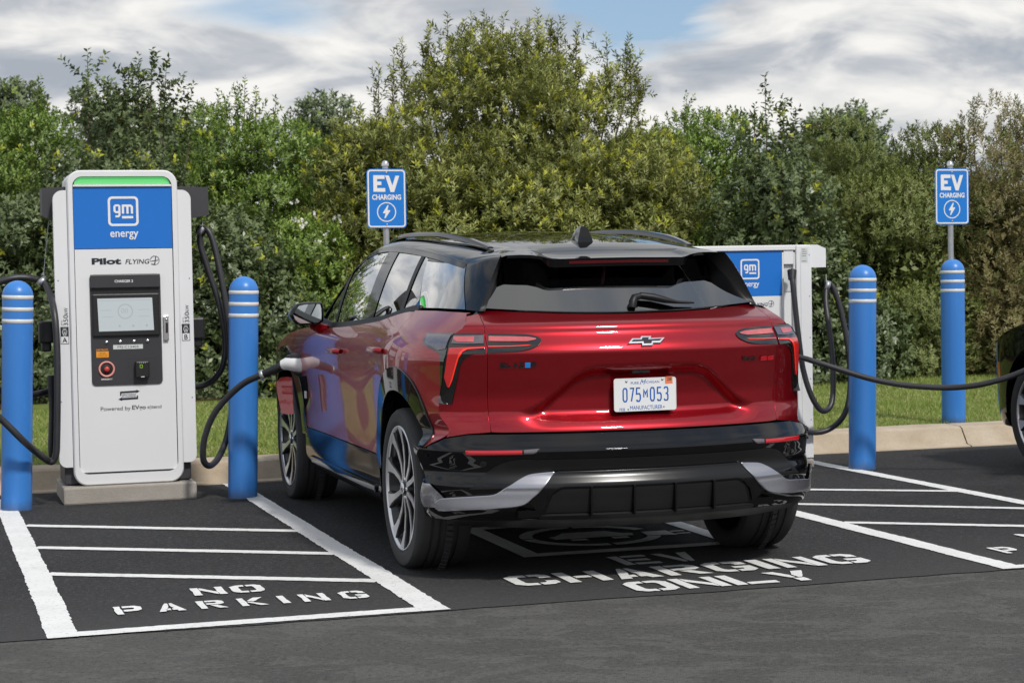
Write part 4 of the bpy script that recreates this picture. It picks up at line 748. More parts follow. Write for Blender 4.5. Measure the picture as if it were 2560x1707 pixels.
def shrub(name, label, cat, kind, domes, shoots=(), flowers=(), seed=1, group=None, k=1.0, origin=None):
    r = np.random.default_rng(seed); K = KINDS[kind]; Vs = []; Ms = []; stems = []
    cs = []; rs = []
    for cx, hw, top, d, D in domes:
        c = at_depth(px((cx, 700)), d); X0 = c[0]; hwm = hw*d/4432; h = at_depth(px((cx, top)), d)[2]-0.12
        n = int((1.08 if 'flat' in K else 1.12 if kind == 'myrtle' else 0.98)*(hwm*2*h)/(K['r'][1]**2))+7; K.setdefault('fl', K.get('flat', 0.85))
        dr = r.normal(0, 1, (n*3, 3)); dr[:, 1] = -np.abs(dr[:, 1])*np.where(r.random(n*3) < 0.78, 1, -0.7); dr[:, 2] = np.abs(dr[:, 2])*np.where(r.random(n*3) < 0.9, 1, 0.1); dr = unit(dr)[:n]
        q = 2.6; sc_ = 1/(np.abs(dr)**q).sum(1)**(1/q); p = dr*sc_[:, None]*np.array([hwm, D, h])*r.uniform(0.80, 1.0, n)[:, None]
        rr = r.uniform(K['r'][0], K['r'][1], n); lim = np.maximum(0.25, 1-rr/np.maximum(0.4, np.linalg.norm(p, axis=1))); p *= lim[:, None]
        cs.append(p+np.array([X0, d, 0.16])); rs.append(rr)
        m = int(200*hwm*2*h)             # leaves deep inside the crown
        q3 = r.normal(0, 1, (m, 3)); q3[:, 2] = np.abs(q3[:, 2]); q3 = unit(q3); q3 = q3/(np.abs(q3)**q).sum(1, keepdims=True)**(1/q)*r.uniform(0.3, 0.74, m)[:, None]*np.array([hwm, D, h])+np.array([X0, d, 0.16])
        V, mi = leaves(q3, unit(r.normal(0, 1, (m, 3))), 4, 0.12, K['l']*1.7, K['l']*0.95, 60, r, 0, np.full(m, 0.1), np.zeros(m, bool)); Vs.append(V); Ms.append(mi)
    C_ = np.concatenate(cs); Rr = np.concatenate(rs)
    base = np.array([C_[:, 0].mean(), C_[:, 1].mean(), 0.16])
    for c, rad in zip(C_, Rr):
        m = int(K['dens']*k*4*math.pi*rad*rad*0.62); dr = unit(r.normal(0, 1, (m, 3))+np.array([0, -0.35, 0.25])); rho = np.where(r.random(m) < 0.86, r.uniform(0.76, 1.05, m), r.uniform(0.3, 0.75, m))
        P = c+dr*(rad*rho)[:, None]*np.array([1, 1, K['fl']]); P = P[P[:, 2] > 0.17]; dr = dr[:len(P)] if len(P) == m else unit(P-c)
        out = unit(P-base-np.array([0, 0, 0.3])); ax = unit(dr*0.7+out*0.35+np.array([0, 0, K['upb']])+r.normal(0, 0.3, (len(P), 3)))
        top = np.clip((P[:, 2]-base[2])/2.5, 0.25, 1.2)
        lp = K['pale']*r.uniform(0.3, 1.9)
        V, mi = leaves(P, ax, K['n'], K['L'], K['l'], K['w'], K['a'], r, 0, np.full(len(P), lp), r.random(len(P)) < K['young']*top*r.uniform(0.3, 2.0), unit(dr*0.85+out*0.15+np.array([0, 0, 0.22]))); Vs.append(V); Ms.append(mi)
    for cx, top, hpx, d in shoots:
        tp = top+(14 if kind in ('green', 'brown') else 4); a = at_depth(px((cx, tp+hpx+70)), d); b = at_depth(px((cx+r.uniform(-8, 8), tp)), d); L = np.linalg.norm(b-a); m = max(4, int(L/0.07)); t = np.linspace(0, 0.97, m)
        P = a+(b-a)*t[:, None]; ax = unit(np.tile(b-a, (m, 1))+r.normal(0, 0.25*L, (m, 3))); V, mi = leaves(P, ax, max(5, K['n']-5), 0.09, K['l']*1.05, K['w'], K['a']+5, r, 0, np.full(m, 0.25), r.random(m) < 0.12); Vs.append(V); Ms.append(mi); stems.append((a, b))
        for _ in range(int(m*0.9)):
            s0 = a+(b-a)*r.uniform(0.0, 0.75); dd = unit(unit(b-a)*0.8+r.normal(0, 0.55, 3)); e = s0+dd*L*r.uniform(0.18, 0.4); mm = max(2, int(np.linalg.norm(e-s0)/0.06)); P = s0+(e-s0)*np.linspace(0.2, 1, mm)[:, None]
            V, mi = leaves(P, np.tile(dd, (mm, 1)), max(5, K['n']-6), 0.08, K['l'], K['w'], K['a'], r, 0, np.full(mm, 0.25), r.random(mm) < 0.15); Vs.append(V); Ms.append(mi)
    V = np.concatenate(Vs); NV = V[:, 3:]; V = V[:, :3]; mi = np.concatenate(Ms); org = base.copy(); org[2] = 0.15; V = V-org
    o = empty(name, tuple(org), 0, label, cat, group)
    me = fast_mesh('crown', V, np.arange(len(V)).reshape(-1, 4), K['mats'], mi); soft_normals(me, NV); link('crown', me, o)
    mb = MB(); nl = 7
    for i in range(nl):
        c = C_[r.integers(len(C_))]-org; a = np.array([r.normal(0, 0.10), r.normal(0, 0.10), -0.05]); mid = a*0.5+c*0.45+np.array([0, 0, 0.12*c[2]]); pts = catmull([a, mid, c], 6); mb.tube([Vector(p) for p in pts], list(np.linspace(0.045, 0.010, len(pts))), 'bark', 7)
    for a, b in stems: mb.tube([Vector((0, 0, 0)), Vector((a-org)*np.array([.7, .7, .55])), Vector(a-org), Vector(b-org)], [0.02, 0.014, 0.008, 0.003], 'bark', 5)
    mb.build('trunk', o)
    if flowers:
        F = []
        for cx, cy, spread, n, d in flowers:
            for _ in range(n):
                p = at_depth(px((cx+r.normal(0, spread), cy+r.normal(0, spread*0.8))), d+r.normal(0, 0.08)); 
                for _k in range(5): dd = unit(r.normal(0, 1, 3)); e = unit(np.cross(dd, r.normal(0, 1, 3))); s_ = r.uniform(0.010, 0.017); F.append([p-org+dd*0.015-e*s_, p-org+dd*0.015+dd*s_, p-org+dd*0.015+e*s_, p-org+dd*0.015-dd*s_])
        V = np.array(F).reshape(-1, 3); me = fast_mesh('blossom', V, np.arange(len(V)).reshape(-1, 4), ['flower_white']); link('blossom', me, o)
    return o
G_ = 'shrubs of the tall hedge'
shrub('broadleaf_shrub', 'green leafy shrub at the far left end of the hedge', 'shrub', 'green', [(-40, 170, 182, 22.3, 1.5), (95, 100, 205, 22.8, 1.2), (-300, 180, 200, 22.0, 1.4)], [(82, 170, 60, 22.3), (95, 192, 50, 22.3)], seed=11, group=G_)
shrub('holly_bush', 'tall grey green holly bush with spiky shoots behind the tall charger', 'shrub', 'holly', [(275, 165, 195, 20.8, 1.3), (330, 140, 280, 20.4, 1.2), (160, 120, 300, 20.4, 1.1)], [(203, 122, 120, 20.7), (342, 118, 140, 20.6), (318, 132, 110, 20.7), (375, 150, 90, 20.7), (432, 205, 70, 20.8), (255, 190, 60, 20.7), (285, 185, 60, 20.7)], seed=12, group=G_)
shrub('broadleaf_shrub', 'bright green bushy shrub between the holly and the big olive shrub', 'shrub', 'green', [(570, 165, 218, 21.9, 1.4), (665, 110, 236, 21.6, 1.3), (475, 100, 222, 22.2, 1.2)], [(560, 178, 90, 21.8), (548, 205, 60, 21.8), (585, 200, 60, 21.8), (497, 205, 50, 22), (628, 218, 40, 21.8)], seed=13, group=G_)
shrub('holly_bush', 'low holly bush with white blossom beside the red car mirror', 'shrub', 'holly', [(540, 120, 440, 19.9, 0.9), (640, 95, 640, 19.7, 0.7), (470, 80, 560, 19.7, 0.7)], [], [(690, 505, 16, 9, 19.2), (672, 468, 8, 3, 19.3), (750, 560, 20, 6, 19.3), (770, 500, 14, 4, 19.4)], seed=14, group=G_)
shrub('broadleaf_shrub', 'dark green shrub low behind the blue bollard and the red car', 'shrub', 'green', [(690, 110, 420, 20.6, 1.0), (790, 110, 560, 20.3, 0.9)], seed=15, group=G_)
shrub('holly_bush', 'low holly bush at the left edge behind the bollard with the looped cable', 'shrub', 'holly', [(40, 130, 440, 20.0, 0.9), (150, 90, 560, 19.8, 0.7), (-60, 90, 400, 20.3, 0.9)], seed=16, group=G_)
shrub('wax_myrtle', 'huge domed olive shrub with yellow tips rising above the red car', 'shrub', 'myrtle', [(1165, 320, 70, 21.6, 2.0), (990, 260, 165, 21.3, 1.8), (1345, 165, 118, 21.7, 1.5), (1450, 190, 290, 21.2, 1.5), (845, 140, 215, 21.4, 1.4), (1150, 380, 350, 20.6, 1.2), (1545, 105, 340, 20.9, 1.1)], [(x, y, 70, 21.4) for x, y in ((985, 62), (1030, 42), (1075, 55), (1125, 36), (1150, 40), (1235, 36), (1260, 55), (1285, 48), (1320, 65), (1400, 90), (1435, 88), (1450, 130), (930, 100), (900, 130), (870, 160), (1180, 60), (1210, 58), (1465, 165))], seed=17, group=G_)
shrub('broadleaf_shrub', 'dense green shrub between the olive dome and the right hand holly', 'shrub', 'green', [(1590, 150, 198, 23.4, 1.4), (1680, 120, 190, 23.2, 1.3), (1490, 110, 235, 23.6, 1.2)], [(1570, 212, 40, 23.4)], seed=18, group=G_)
shrub('holly_bush', 'dark holly bush with one tall shoot above the low charger', 'shrub', 'holly', [(1770, 130, 320, 20.6, 1.1), (1840, 110, 450, 20.8, 1.0), (1700, 90, 420, 20.6, 0.9), (1920, 110, 600, 20.7, 0.8), (1990, 80, 690, 20.6, 0.7)], [(1763, 180, 160, 20.5), (1800, 228, 110, 20.5), (1735, 250, 80, 20.5), (1825, 260, 80, 20.5)], seed=19, group=G_)
shrub('juniper', 'soft green needle shrub behind the right bollards', 'shrub', 'juniper', [(1985, 160, 205, 22.3, 1.5), (2060, 130, 300, 21.7, 1.3), (2120, 110, 420, 21.5, 1.1), (2150, 120, 212, 22.4, 1.3), (2080, 120, 620, 21.2, 0.9), (1900, 90, 290, 22.4, 1.1)], [], seed=20, group=G_)
shrub('juniper', 'brownish olive shrub with bare twigs behind the right sign', 'shrub', 'brown', [(2300, 150, 222, 21.8, 1.6), (2400, 130, 222, 21.8, 1.5), (2620, 190, 260, 21.8, 1.5), (2290, 120, 420, 21.6, 1.1), (2350, 120, 560, 21.3, 1.0)], [(x, y+12, 30, 21.6) for x, y in ((2205, 255), (2240, 250), (2300, 245), (2335, 262))], seed=21, group=G_)
for i, (cx, hw, top, d, lb) in enumerate(((262, 40, 140, 44, 'pale distant tree peeping over the left holly bush'), (340, 55, 150, 43, 'pale distant tree behind the tall holly shoots'), (440, 30, 200, 42, 'small distant treetop right of the holly shoots'), (735, 42, 188, 46, 'distant treetop left of the big olive dome'), (35, 45, 172, 42, 'distant tree at the left edge above the hedge'), (1900, 120, 225, 44, 'distant treetop above the needle shrub'))):
    shrub('distant_tree', lb, 'tree', 'far', [(cx, hw, top, d, 1.2), (cx-hw*0.5, hw*0.7, top+40, d, 1.0), (cx+hw*0.6, hw*0.6, top+25, d, 1.0)], seed=40+i, group='distant trees beyond the hedge', k=0.9)
# ================================================================ CAR: surfaces
def _nat(xs, n_):
    h = np.diff(xs); n = len(xs); A = np.zeros((n, n)); b = np.zeros((n, n)); E = np.eye(n); A[0, 0] = A[-1, -1] = 1
    for i in range(1, n-1):
        A[i, i-1] = h[i-1]; A[i, i] = 2*(h[i-1]+h[i]); A[i, i+1] = h[i]; b[i] = 6*((E[i+1]-E[i])/h[i]-(E[i]-E[i-1])/h[i-1])
    return np.linalg.solve(A, b)
class Sp:
    def __init__(s, xs, ys): s.x = np.asarray(xs, float); s.y = np.asarray(ys, float); s.m = _nat(s.x, 0) @ s.y
    def __call__(s, t):
        t = np.asarray(t, float); tc = np.clip(t, s.x[0], s.x[-1]); i = np.clip(np.searchsorted(s.x, tc)-1, 0, len(s.x)-2)
        h = s.x[i+1]-s.x[i]; a = (s.x[i+1]-tc)/h; b = 1-a
        return a*s.y[i]+b*s.y[i+1]+((a**3-a)*s.m[i]+(b**3-b)*s.m[i+1])*h*h/6
class Sp2:
    def __init__(s, us, vs, T): s.v = np.asarray(vs, float); s.r = [Sp(us, row) for row in T]; s.L = _nat(s.v, 0)
    def __call__(s, u, v):
        u, v = np.broadcast_arrays(np.asarray(u, float), np.asarray(v, float)); sh = u.shape; u = u.ravel(); v = np.clip(v.ravel(), s.v[0], s.v[-1])
        Y = np.array([r(u) for r in s.r]); M = s.L @ Y; i = np.clip(np.searchsorted(s.v, v)-1, 0, len(s.v)-2); k = np.arange(len(u))
        h = s.v[i+1]-s.v[i]; a = (s.v[i+1]-v)/h; b = 1-a
        return (a*Y[i, k]+b*Y[i+1, k]+((a**3-a)*M[i, k]+(b**3-b)*M[i+1, k])*h*h/6).reshape(sh)
class Pch:      # monotone interpolation
    def __init__(s, xs, ys):
        s.x = np.asarray(xs, float); s.y = np.asarray(ys, float); h = np.diff(s.x); d = np.diff(s.y)/h; m = np.zeros(len(s.x)); m[0], m[-1] = d[0], d[-1]
        for i in range(1, len(d)): m[i] = 0 if d[i-1]*d[i] <= 0 else 2*d[i-1]*d[i]/(d[i-1]+d[i])
        s.m = m
    def __call__(s, t):
        t = np.clip(np.asarray(t, float), s.x[0], s.x[-1]); i = np.clip(np.searchsorted(s.x, t)-1, 0, len(s.x)-2); h = s.x[i+1]-s.x[i]; q = (t-s.x[i])/h
        return (1+2*q)*(1-q)**2*s.y[i]+q*(1-q)**2*h*s.m[i]+q*q*(3-2*q)*s.y[i+1]+q*q*(q-1)*h*s.m[i+1]
sstep = lambda t: (lambda q: q*q*(3-2*q))(np.clip(t, 0, 1))
WY = [-.62, -.5, -.35, -.15, .1, .5, 1.0, 1.6, 2.2, 2.65, 3.1, 3.5, 3.75, 3.92]
WZ = [.20, .30, .42, .55, .625, .665, .75, .85, .97, 1.08, 1.16, 1.26]
WT = [[.86, .87, .88, .88, .89, .885, .885, .885, .885, .885, .88, .86, .80, .70],
 [.925, .942, .95, .95, .95, .94, .93, .93, .93, .935, .94, .92, .86, .76],
 [.95, .964, .970, .968, .965, .950, .940, .940, .942, .953, .965, .945, .885, .79],
 [.955, .972, .979, .979, .978, .954, .944, .945, .946, .957, .972, .955, .895, .80],
 [.955, .973, .981, .983, .982, .956, .947, .949, .948, .957, .974, .957, .897, .80],
 [.885, .915, .955, .977, .983, .957, .949, .951, .950, .958, .975, .958, .898, .80],
 [.866, .902, .944, .974, .986, .962, .954, .956, .953, .960, .976, .961, .90, .795],
 [.866, .902, .945, .977, .990, .970, .960, .961, .958, .965, .978, .962, .90, .79],
 [.865, .900, .942, .975, .990, .976, .965, .965, .962, .968, .975, .955, .885, .77],
 [.855, .890, .930, .960, .975, .964, .954, .953, .950, .949, .945, .915, .84, .72],
 [.80, .835, .872, .905, .925, .922, .912, .906, .90, .895, .88, .84, .76, .66],
 [.655, .70, .745, .78, .81, .838, .838, .832, .82, .80, .78, .74, .66, .56]]
W = Sp2(WY, WZ, WT)
Wg = Sp2([-.55, -.3, 0, .5, 1.0, 1.6, 2.2, 2.6, 3.0], [1.10, 1.25, 1.40, 1.55, 1.62],
 [[.78, .84, .875, .895, .90, .90, .885, .87, .84], [.675, .755, .80, .83, .838, .838, .825, .80, .76], [.59, .680, .73, .755, .765, .765, .75, .72, .66], [.47, .575, .635, .66, .67, .67, .65, .61, .55], [.41, .52, .58, .605, .615, .615, .60, .55, .50]])
kx = lambda x: .28*x*x+.17*np.abs(x)**8
rh0 = Pch([.60, .66, .70, .74, .79, .84, .95, 1.035, 1.056, 1.075, 1.13, 1.146, 1.166, 1.185, 1.215, 1.25], [-.85, -.845, -.841, -.830, -.812, -.812, -.829, -.843, -.846, -.840, -.800, -.789, -.786, -.768, -.69, -.60])
zrec = Pch([0, .24, .31, .37, .44, .50, .56, .72], [1.0, .996, .974, .925, .865, .825, .805, .80])
def Rh(x, z):
    x = np.asarray(x, float); z = np.asarray(z, float); ax = np.abs(x)
    zt = zrec(ax)
    m = sstep((zt-z)/.06)*sstep((z-.70)/.09)*sstep((.60-ax)/.16)
    return rh0(z)+kx(x)+.042*m
rb0 = Pch([.20, .26, .30, .335, .40, .455, .52, .56, .598, .617, .625, .66, .70, .72], [-.66, -.80, -.872, -.896, -.908, -.915, -.886, -.895, -.905, -.909, -.905, -.872, -.838, -.83])
Rb = lambda x, z: rb0(z)+kx(x)+.075*np.abs(x)**20
g0 = lambda z: -.575+(np.asarray(z, float)-1.245)*0.98
Gl = lambda x, z: g0(z)+.15*np.asarray(x, float)**2
S_side = lambda u, v: np.stack([-W(u, v), u, v], -1)
S_green = lambda u, v: np.stack([-Wg(u, v), u, v], -1)
S_hatch = lambda u, v: np.stack([u, Rh(u, v), v], -1)
S_bump = lambda u, v: np.stack([u, Rb(u, v), v], -1)
S_glass = lambda u, v: np.stack([u, Gl(u, v), v], -1)
CAR_P = np.array([0.37586, 9.61693]); CAR_A = 0.2913618
def car_ray(q):
    d = ray(q); c, s = math.cos(CAR_A), math.sin(CAR_A); o = np.array([-CAR_P[0], -CAR_P[1], CAMH-0.0])
    r = lambda v: np.array([c*v[0]+s*v[1], -s*v[0]+c*v[1], v[2]]); return r(o), r(d)
def _root(f, lo, hi, n=120):
    for _ in range(3):                     # first sign change, refined on ever finer grids
        xs = np.linspace(lo, hi, n); v = np.asarray(f(xs)); k = np.nonzero((v[:-1] < 0) & (v[1:] >= 0))[0]
        if not len(k): return float(xs[int(np.argmin(np.abs(v)))])
        lo, hi = xs[k[0]], xs[k[0]+1]
    return float((lo+hi)/2)
def on_side(q, fn=None):
    fn = fn or W; o, d = car_ray(q)
    t = _root(lambda t: fn(o[1]+d[1]*t, o[2]+d[2]*t)+o[0]+d[0]*t, 6.5, 14.5); p = o+d*t; return (p[1], p[2])
def on_rear(q, fn):
    o, d = car_ray(q)
    t = _root(lambda t: o[1]+d[1]*t-fn(o[0]+d[0]*t, o[2]+d[2]*t), 7.0, 10.8); p = o+d*t; return (p[0], p[2])
def on_y(q, y):
    o, d = car_ray(q); t = (y-o[1])/d[1]; return o+d*t
def on_x(q, x):
    o, d = car_ray(q); t = (x-o[0])/d[0]; return o+d*t
c1 = lambda a, b: (640+a*.306122, 560+b*.306122)
c2 = lambda a, b: (1000+a*.306122, 560+b*.306122)
c4 = lambda a, b: (640+a*.318866, 940+b*.318866)
c5 = lambda a, b: (1040+a*.306122, 960+b*.306122)
SD = lambda L, c=c1, fn=None: [on_side(c(*p), fn) for p in L]
RD = lambda L, c, fn: [on_rear(c(*p), fn) for p in L]
def sm(pts, k=6): return [tuple(p) for p in catmull(pts, k)]
# corner crease between the flank and the tail
def corner(fn):
    cache = {}
    def f(z):
        k = round(float(z), 4)
        if k not in cache:
            y = _root(lambda y: y-fn(W(y, k), np.full(np.shape(y), k)), -.62, -.2, 60); cache[k] = (y, float(W(y, k)))
        return cache[k]
    return f
cor_h, cor_b = corner(Rh), corner(Rb)
# ---------------------------------------------------------------- panels cut from a surface
def inset_poly(P, d):
    if area2(P) < 0: P = P[::-1]
    n = len(P); out = []
    for i in range(n):
        a, b, c = (np.array(P[j % n]) for j in (i-1, i, i+1)); e1 = (b-a)/max(1e-9, np.linalg.norm(b-a)); e2 = (c-b)/max(1e-9, np.linalg.norm(c-b))
        n1 = np.array([-e1[1], e1[0]]); n2 = np.array([-e2[1], e2[0]]); m = n1+n2; L = np.linalg.norm(m)
        m = m/L if L > 1e-6 else n1; out.append(tuple(b+m*d/max(.5, m @ n1)))
    return out
def resample(P, res):
    out = []; n = len(P)
    for i in range(n):
        a, b = np.array(P[i]), np.array(P[(i+1) % n]); k = max(1, int(np.ceil(np.linalg.norm(b-a)/res)))
        if np.linalg.norm(b-a) < 1e-6: continue
        out += [a+(b-a)*j/k for j in range(k)]
    return np.array(out)
def inside(P, pts):
    x, y = pts[:, 0], pts[:, 1]; r = np.zeros(len(pts), bool); n = len(P)
    for i in range(n):
        x0, y0 = P[i]; x1, y1 = P[(i+1) % n]
        if y0 == y1: continue
        r ^= ((y0 > y) != (y1 > y)) & (x < (x1-x0)*(y-y0)/(y1-y0)+x0)
    return r
def surf_normal(S, u, v, sgn):
    e = 1e-3; n = np.cross(S(u+e, v)-S(u-e, v), S(u, v+e)-S(u, v-e)); return sgn*n/np.maximum(1e-12, np.linalg.norm(n, axis=-1, keepdims=True))
def panel(name, S, poly, mat, parent, sgn=1, res=.03, depth=.014, off=0.0, inset=.0018, both=False, left=True, edge=0.0015):
    P = inset_poly([tuple(p) for p in poly], inset); B = resample(P, res); nb = len(B)
    lo, hi = B.min(0), B.max(0); gx, gy = np.meshgrid(np.arange(lo[0]+res/2, hi[0], res), np.arange(lo[1]+res/2, hi[1], res)); G = np.stack([gx.ravel(), gy.ravel()], 1)
    if len(G):
        G = G[inside(B, G)]
    if len(G):
        d = np.full(len(G), 9.0)
        for i in range(nb):
            a, b = B[i], B[(i+1) % nb]; ab = b-a; t = np.clip(((G-a) @ ab)/max(1e-12, ab @ ab), 0, 1); d = np.minimum(d, np.linalg.norm(G-(a+t[:, None]*ab), axis=1))
        G = G[d > res*.42]
    allp = np.concatenate([B, G]) if len(G) else B
    r = delaunay_2d_cdt([Vector(p) for p in allp], [(i, (i+1) % nb) for i in range(nb)], [], 1, 1e-7)
    uv = np.array([tuple(v) for v in r[0]]); tri = [tuple(f) for f in r[2]]; mp = {}
    for i, ov in enumerate(r[3]):
        for o_ in ov: mp.setdefault(o_, i)
    u, v = uv[:, 0], uv[:, 1]; N = surf_normal(S, u, v, sgn); X = S(u, v)+N*off
    T = []
    for f in tri:
        a, b, c = (uv[i] for i in f)
        if abs((b[0]-a[0])*(c[1]-a[1])-(b[1]-a[1])*(c[0]-a[0])) < 1e-9: continue
        ccw = ((b[0]-a[0])*(c[1]-a[1])-(b[1]-a[1])*(c[0]-a[0])) > 0
        T.append(f if ccw == (sgn > 0) else f[::-1])
    loop = [mp[i] for i in range(nb) if i in mp]; k = len(loop); n0 = len(X)
    Xl = X[loop]; Nl = N[loop]; ctr = np.roll(Xl, -1, 0)-np.roll(Xl, 1, 0); O = np.cross(ctr, Nl); O = O/np.maximum(1e-9, np.linalg.norm(O, axis=1, keepdims=True)); O *= (1 if sgn > 0 else -1)
    r1 = Xl+O*edge-Nl*edge; r2 = r1-Nl*depth
    V = np.concatenate([X, r1, r1, r2]); NN = np.concatenate([N, O*.7+Nl*.7, O, O]); F = list(T)
    nT = len(F); dark = []
    flush = 'glass' in mat or depth <= .0031
    for i in range(0 if flush else k):
        j = (i+1) % k
        for a, b in (((loop[i], loop[j]), (n0+i, n0+j)), ((n0+k+i, n0+k+j), (n0+2*k+i, n0+2*k+j))):
            q = (a[0], b[0], b[1], a[1]); F.append(q if sgn > 0 else q[::-1]); dark.append(a[0] >= n0)
    if flush: V = X; NN = N
    objs = []
    for side in ([0, 1] if both else ([0] if left else [1])):
        VV = V.copy(); N2 = NN.copy(); FF = F
        if side: VV[:, 0] *= -1; N2[:, 0] *= -1; FF = [f[::-1] for f in F]
        me = bpy.data.meshes.new(name); me.from_pydata([tuple(x) for x in VV], [], FF); me.materials.append(MATS[mat]); me.materials.append(MATS['cavity']); me.polygons.foreach_set('use_smooth', [True]*len(FF)); me.polygons.foreach_set('material_index', [0]*nT+[int(d_ and mat in ('car_red', 'car_black')) for d_ in dark]); me.update()
        me.normals_split_custom_set_from_vertices([tuple(x) for x in N2/np.maximum(1e-9, np.linalg.norm(N2, axis=1, keepdims=True))]); objs.append(link(name, me, parent))
    return objs
def mirror_pts(P): return [(-x, *r) for x, *r in P]
def strip(mb, A, B, mat, mid=0, mirror=False):
    A = [Vector(a) for a in A]; B = [Vector(b) for b in B]; n = len(A); rows = [A]+[[a.lerp(b, (j+1)/(mid+1)) for a, b in zip(A, B)] for j in range(mid)]+[B]
    vs = [v for r in rows for v in r]; fs = [(j*n+i, j*n+i+1, (j+1)*n+i+1, (j+1)*n+i) for j in range(len(rows)-1) for i in range(n-1)]
    mb.add(vs, fs, mat, True)
    if mirror: mb.add([(-v.x, v.y, v.z) for v in vs], [f[::-1] for f in fs], mat, True)
def conform(mb, quads, mat, S, sgn, off, sub=1):
    """lay flat 2D polygons (u, v) on a surface"""
    for q in quads:
        a = np.array(q, float); X = S(a[:, 0], a[:, 1])+surf_normal(S, a[:, 0], a[:, 1], sgn)*off; mb.add([tuple(x) for x in X], [tuple(range(len(q)))] if len(q) <= 4 else tess(q), mat)
# ---------------------------------------------------------------- car materials
m, nt = newmat('car_red'); co = objco(nt)
fl = nt.n('ShaderNodeTexVoronoi', i_Scale=900.0); nt.l(co, fl.inputs['Vector'])
c = nt.mix(fl.outputs['Color'], (0.30, 0.0015, 0.008), (0.41, 0.003, 0.013))
pbsdf(nt, Base_Color=c, Metallic=0.78, Roughness=0.33, Coat_Weight=0.85, Coat_Roughness=0.025, Coat_IOR=1.55)
simple('car_black', (0.003, 0.003, 0.004), 0.02, var=0.05, spec=0.5)
simple('gloss_black', (0.004, 0.004, 0.005), 0.05, var=0.05)
simple('satin_black', (0.009, 0.009, 0.010), 0.46, var=0.1, spec=0.35)
simple('cavity', (0.004, 0.004, 0.004), 0.9, var=0.1, spec=0.1)
simple('tyre_rubber', (0.034, 0.034, 0.035), 0.72, var=0.2, vscale=20, bump=0.1, bscale=300)
simple('machined_alloy', (0.80, 0.80, 0.82), 0.34, 0.9, var=0.05)
simple('dark_alloy', (0.022, 0.022, 0.025), 0.3, 0.3, coat=0.4)
simple('silver_trim', (0.42, 0.42, 0.46), 0.28, 0.9, coat=0.6, var=0.04)
simple('chrome', (0.82, 0.82, 0.83), 0.10, 1.0, var=0.02)
simple('mirror_glass', (0.62, 0.66, 0.66), 0.02, 1.0, var=0.01)
simple('lamp_black', (0.008, 0.007, 0.008), 0.06, coat=1.0)
simple('lamp_red', (0.50, 0.016, 0.020), 0.12, coat=1.0, var=0.3, vscale=14, Emission_Color=(1.0, 0.06, 0.04), Emission_Strength=0.10)
simple('lamp_bright_red', (0.80, 0.02, 0.012), 0.12, coat=1.0, Emission_Color=(1.0, 0.07, 0.03), Emission_Strength=0.38)
simple('lamp_pink', (0.60, 0.13, 0.14), 0.15, 0.2, coat=1.0, var=0.25, vscale=40)
simple('lamp_clear', (0.15, 0.13, 0.15), 0.14, 0.35, coat=1.0, var=0.35, vscale=30)
simple('reflector_red', (0.52, 0.010, 0.020), 0.2, coat=1.0, bump=0.3, bscale=240)
simple('bar_black', (0.004, 0.004, 0.005), 0.24, var=0.05, spec=0.45)
simple('brake_dark', (0.10, 0.004, 0.008), 0.2, coat=0.5)
simple('amber', (0.75, 0.16, 0.01), 0.2, coat=1.0)
simple('badge_blue', (0.03, 0.28, 0.75), 0.3)
simple('badge_red', (0.55, 0.01, 0.02), 0.25, coat=0.5)
simple('badge_black', (0.012, 0.012, 0.014), 0.2, coat=0.5)
simple('plate_white', (0.80, 0.81, 0.82), 0.4, var=0.01)
simple('plate_blue', (0.012, 0.11, 0.44), 0.4)
simple('sticker_orange', (0.80, 0.22, 0.10), 0.5)
simple('seat_leather', (0.018, 0.018, 0.020), 0.55, var=0.15)
def glassmat(name, tint, f0=1.6):
    m, nt = newmat(name); tr = nt.n('ShaderNodeBsdfTransparent', i_Color=(*tint, 1)); gl = nt.n('ShaderNodeBsdfGlossy', i_Roughness=0.0, i_Color=(1, 1, 1, 1))
    fr = nt.n('ShaderNodeFresnel', i_IOR=1.62); mx = nt.n('ShaderNodeMixShader', i_0=nt.math('MULTIPLY', fr.outputs[0], f0, clamp=True)); nt.l(tr.outputs[0], mx.inputs[1]); nt.l(gl.outputs[0], mx.inputs[2]); nt.l(mx.outputs[0], nt.n('ShaderNodeOutputMaterial').inputs[0])
glassmat('tinted_glass', (0.34, 0.38, 0.36), 2.3); glassmat('privacy_glass', (0.05, 0.055, 0.055), 3.2); glassmat('clear_glass', (0.7, 0.74, 0.73))
# ================================================================ CAR: build
car = empty('electric_suv', (CAR_P[0], CAR_P[1], 0.0), CAR_A, 'red electric SUV with black roof seen from behind, cable plugged into its front wing', 'car', 'cars parked at the chargers')
YF = 3.094; RW = 0.389; ZW = 0.387
def arc(yc, r, a0, a1, n=26, zc=ZW, rz=None): return [(yc+r*math.cos(R_(a0+(a1-a0)*i/n)), zc+(rz or r)*math.sin(R_(a0+(a1-a0)*i/n))) for i in range(n+1)]
RO, RI_ = 0.578, 0.478     # outer and inner edge of the arch cladding
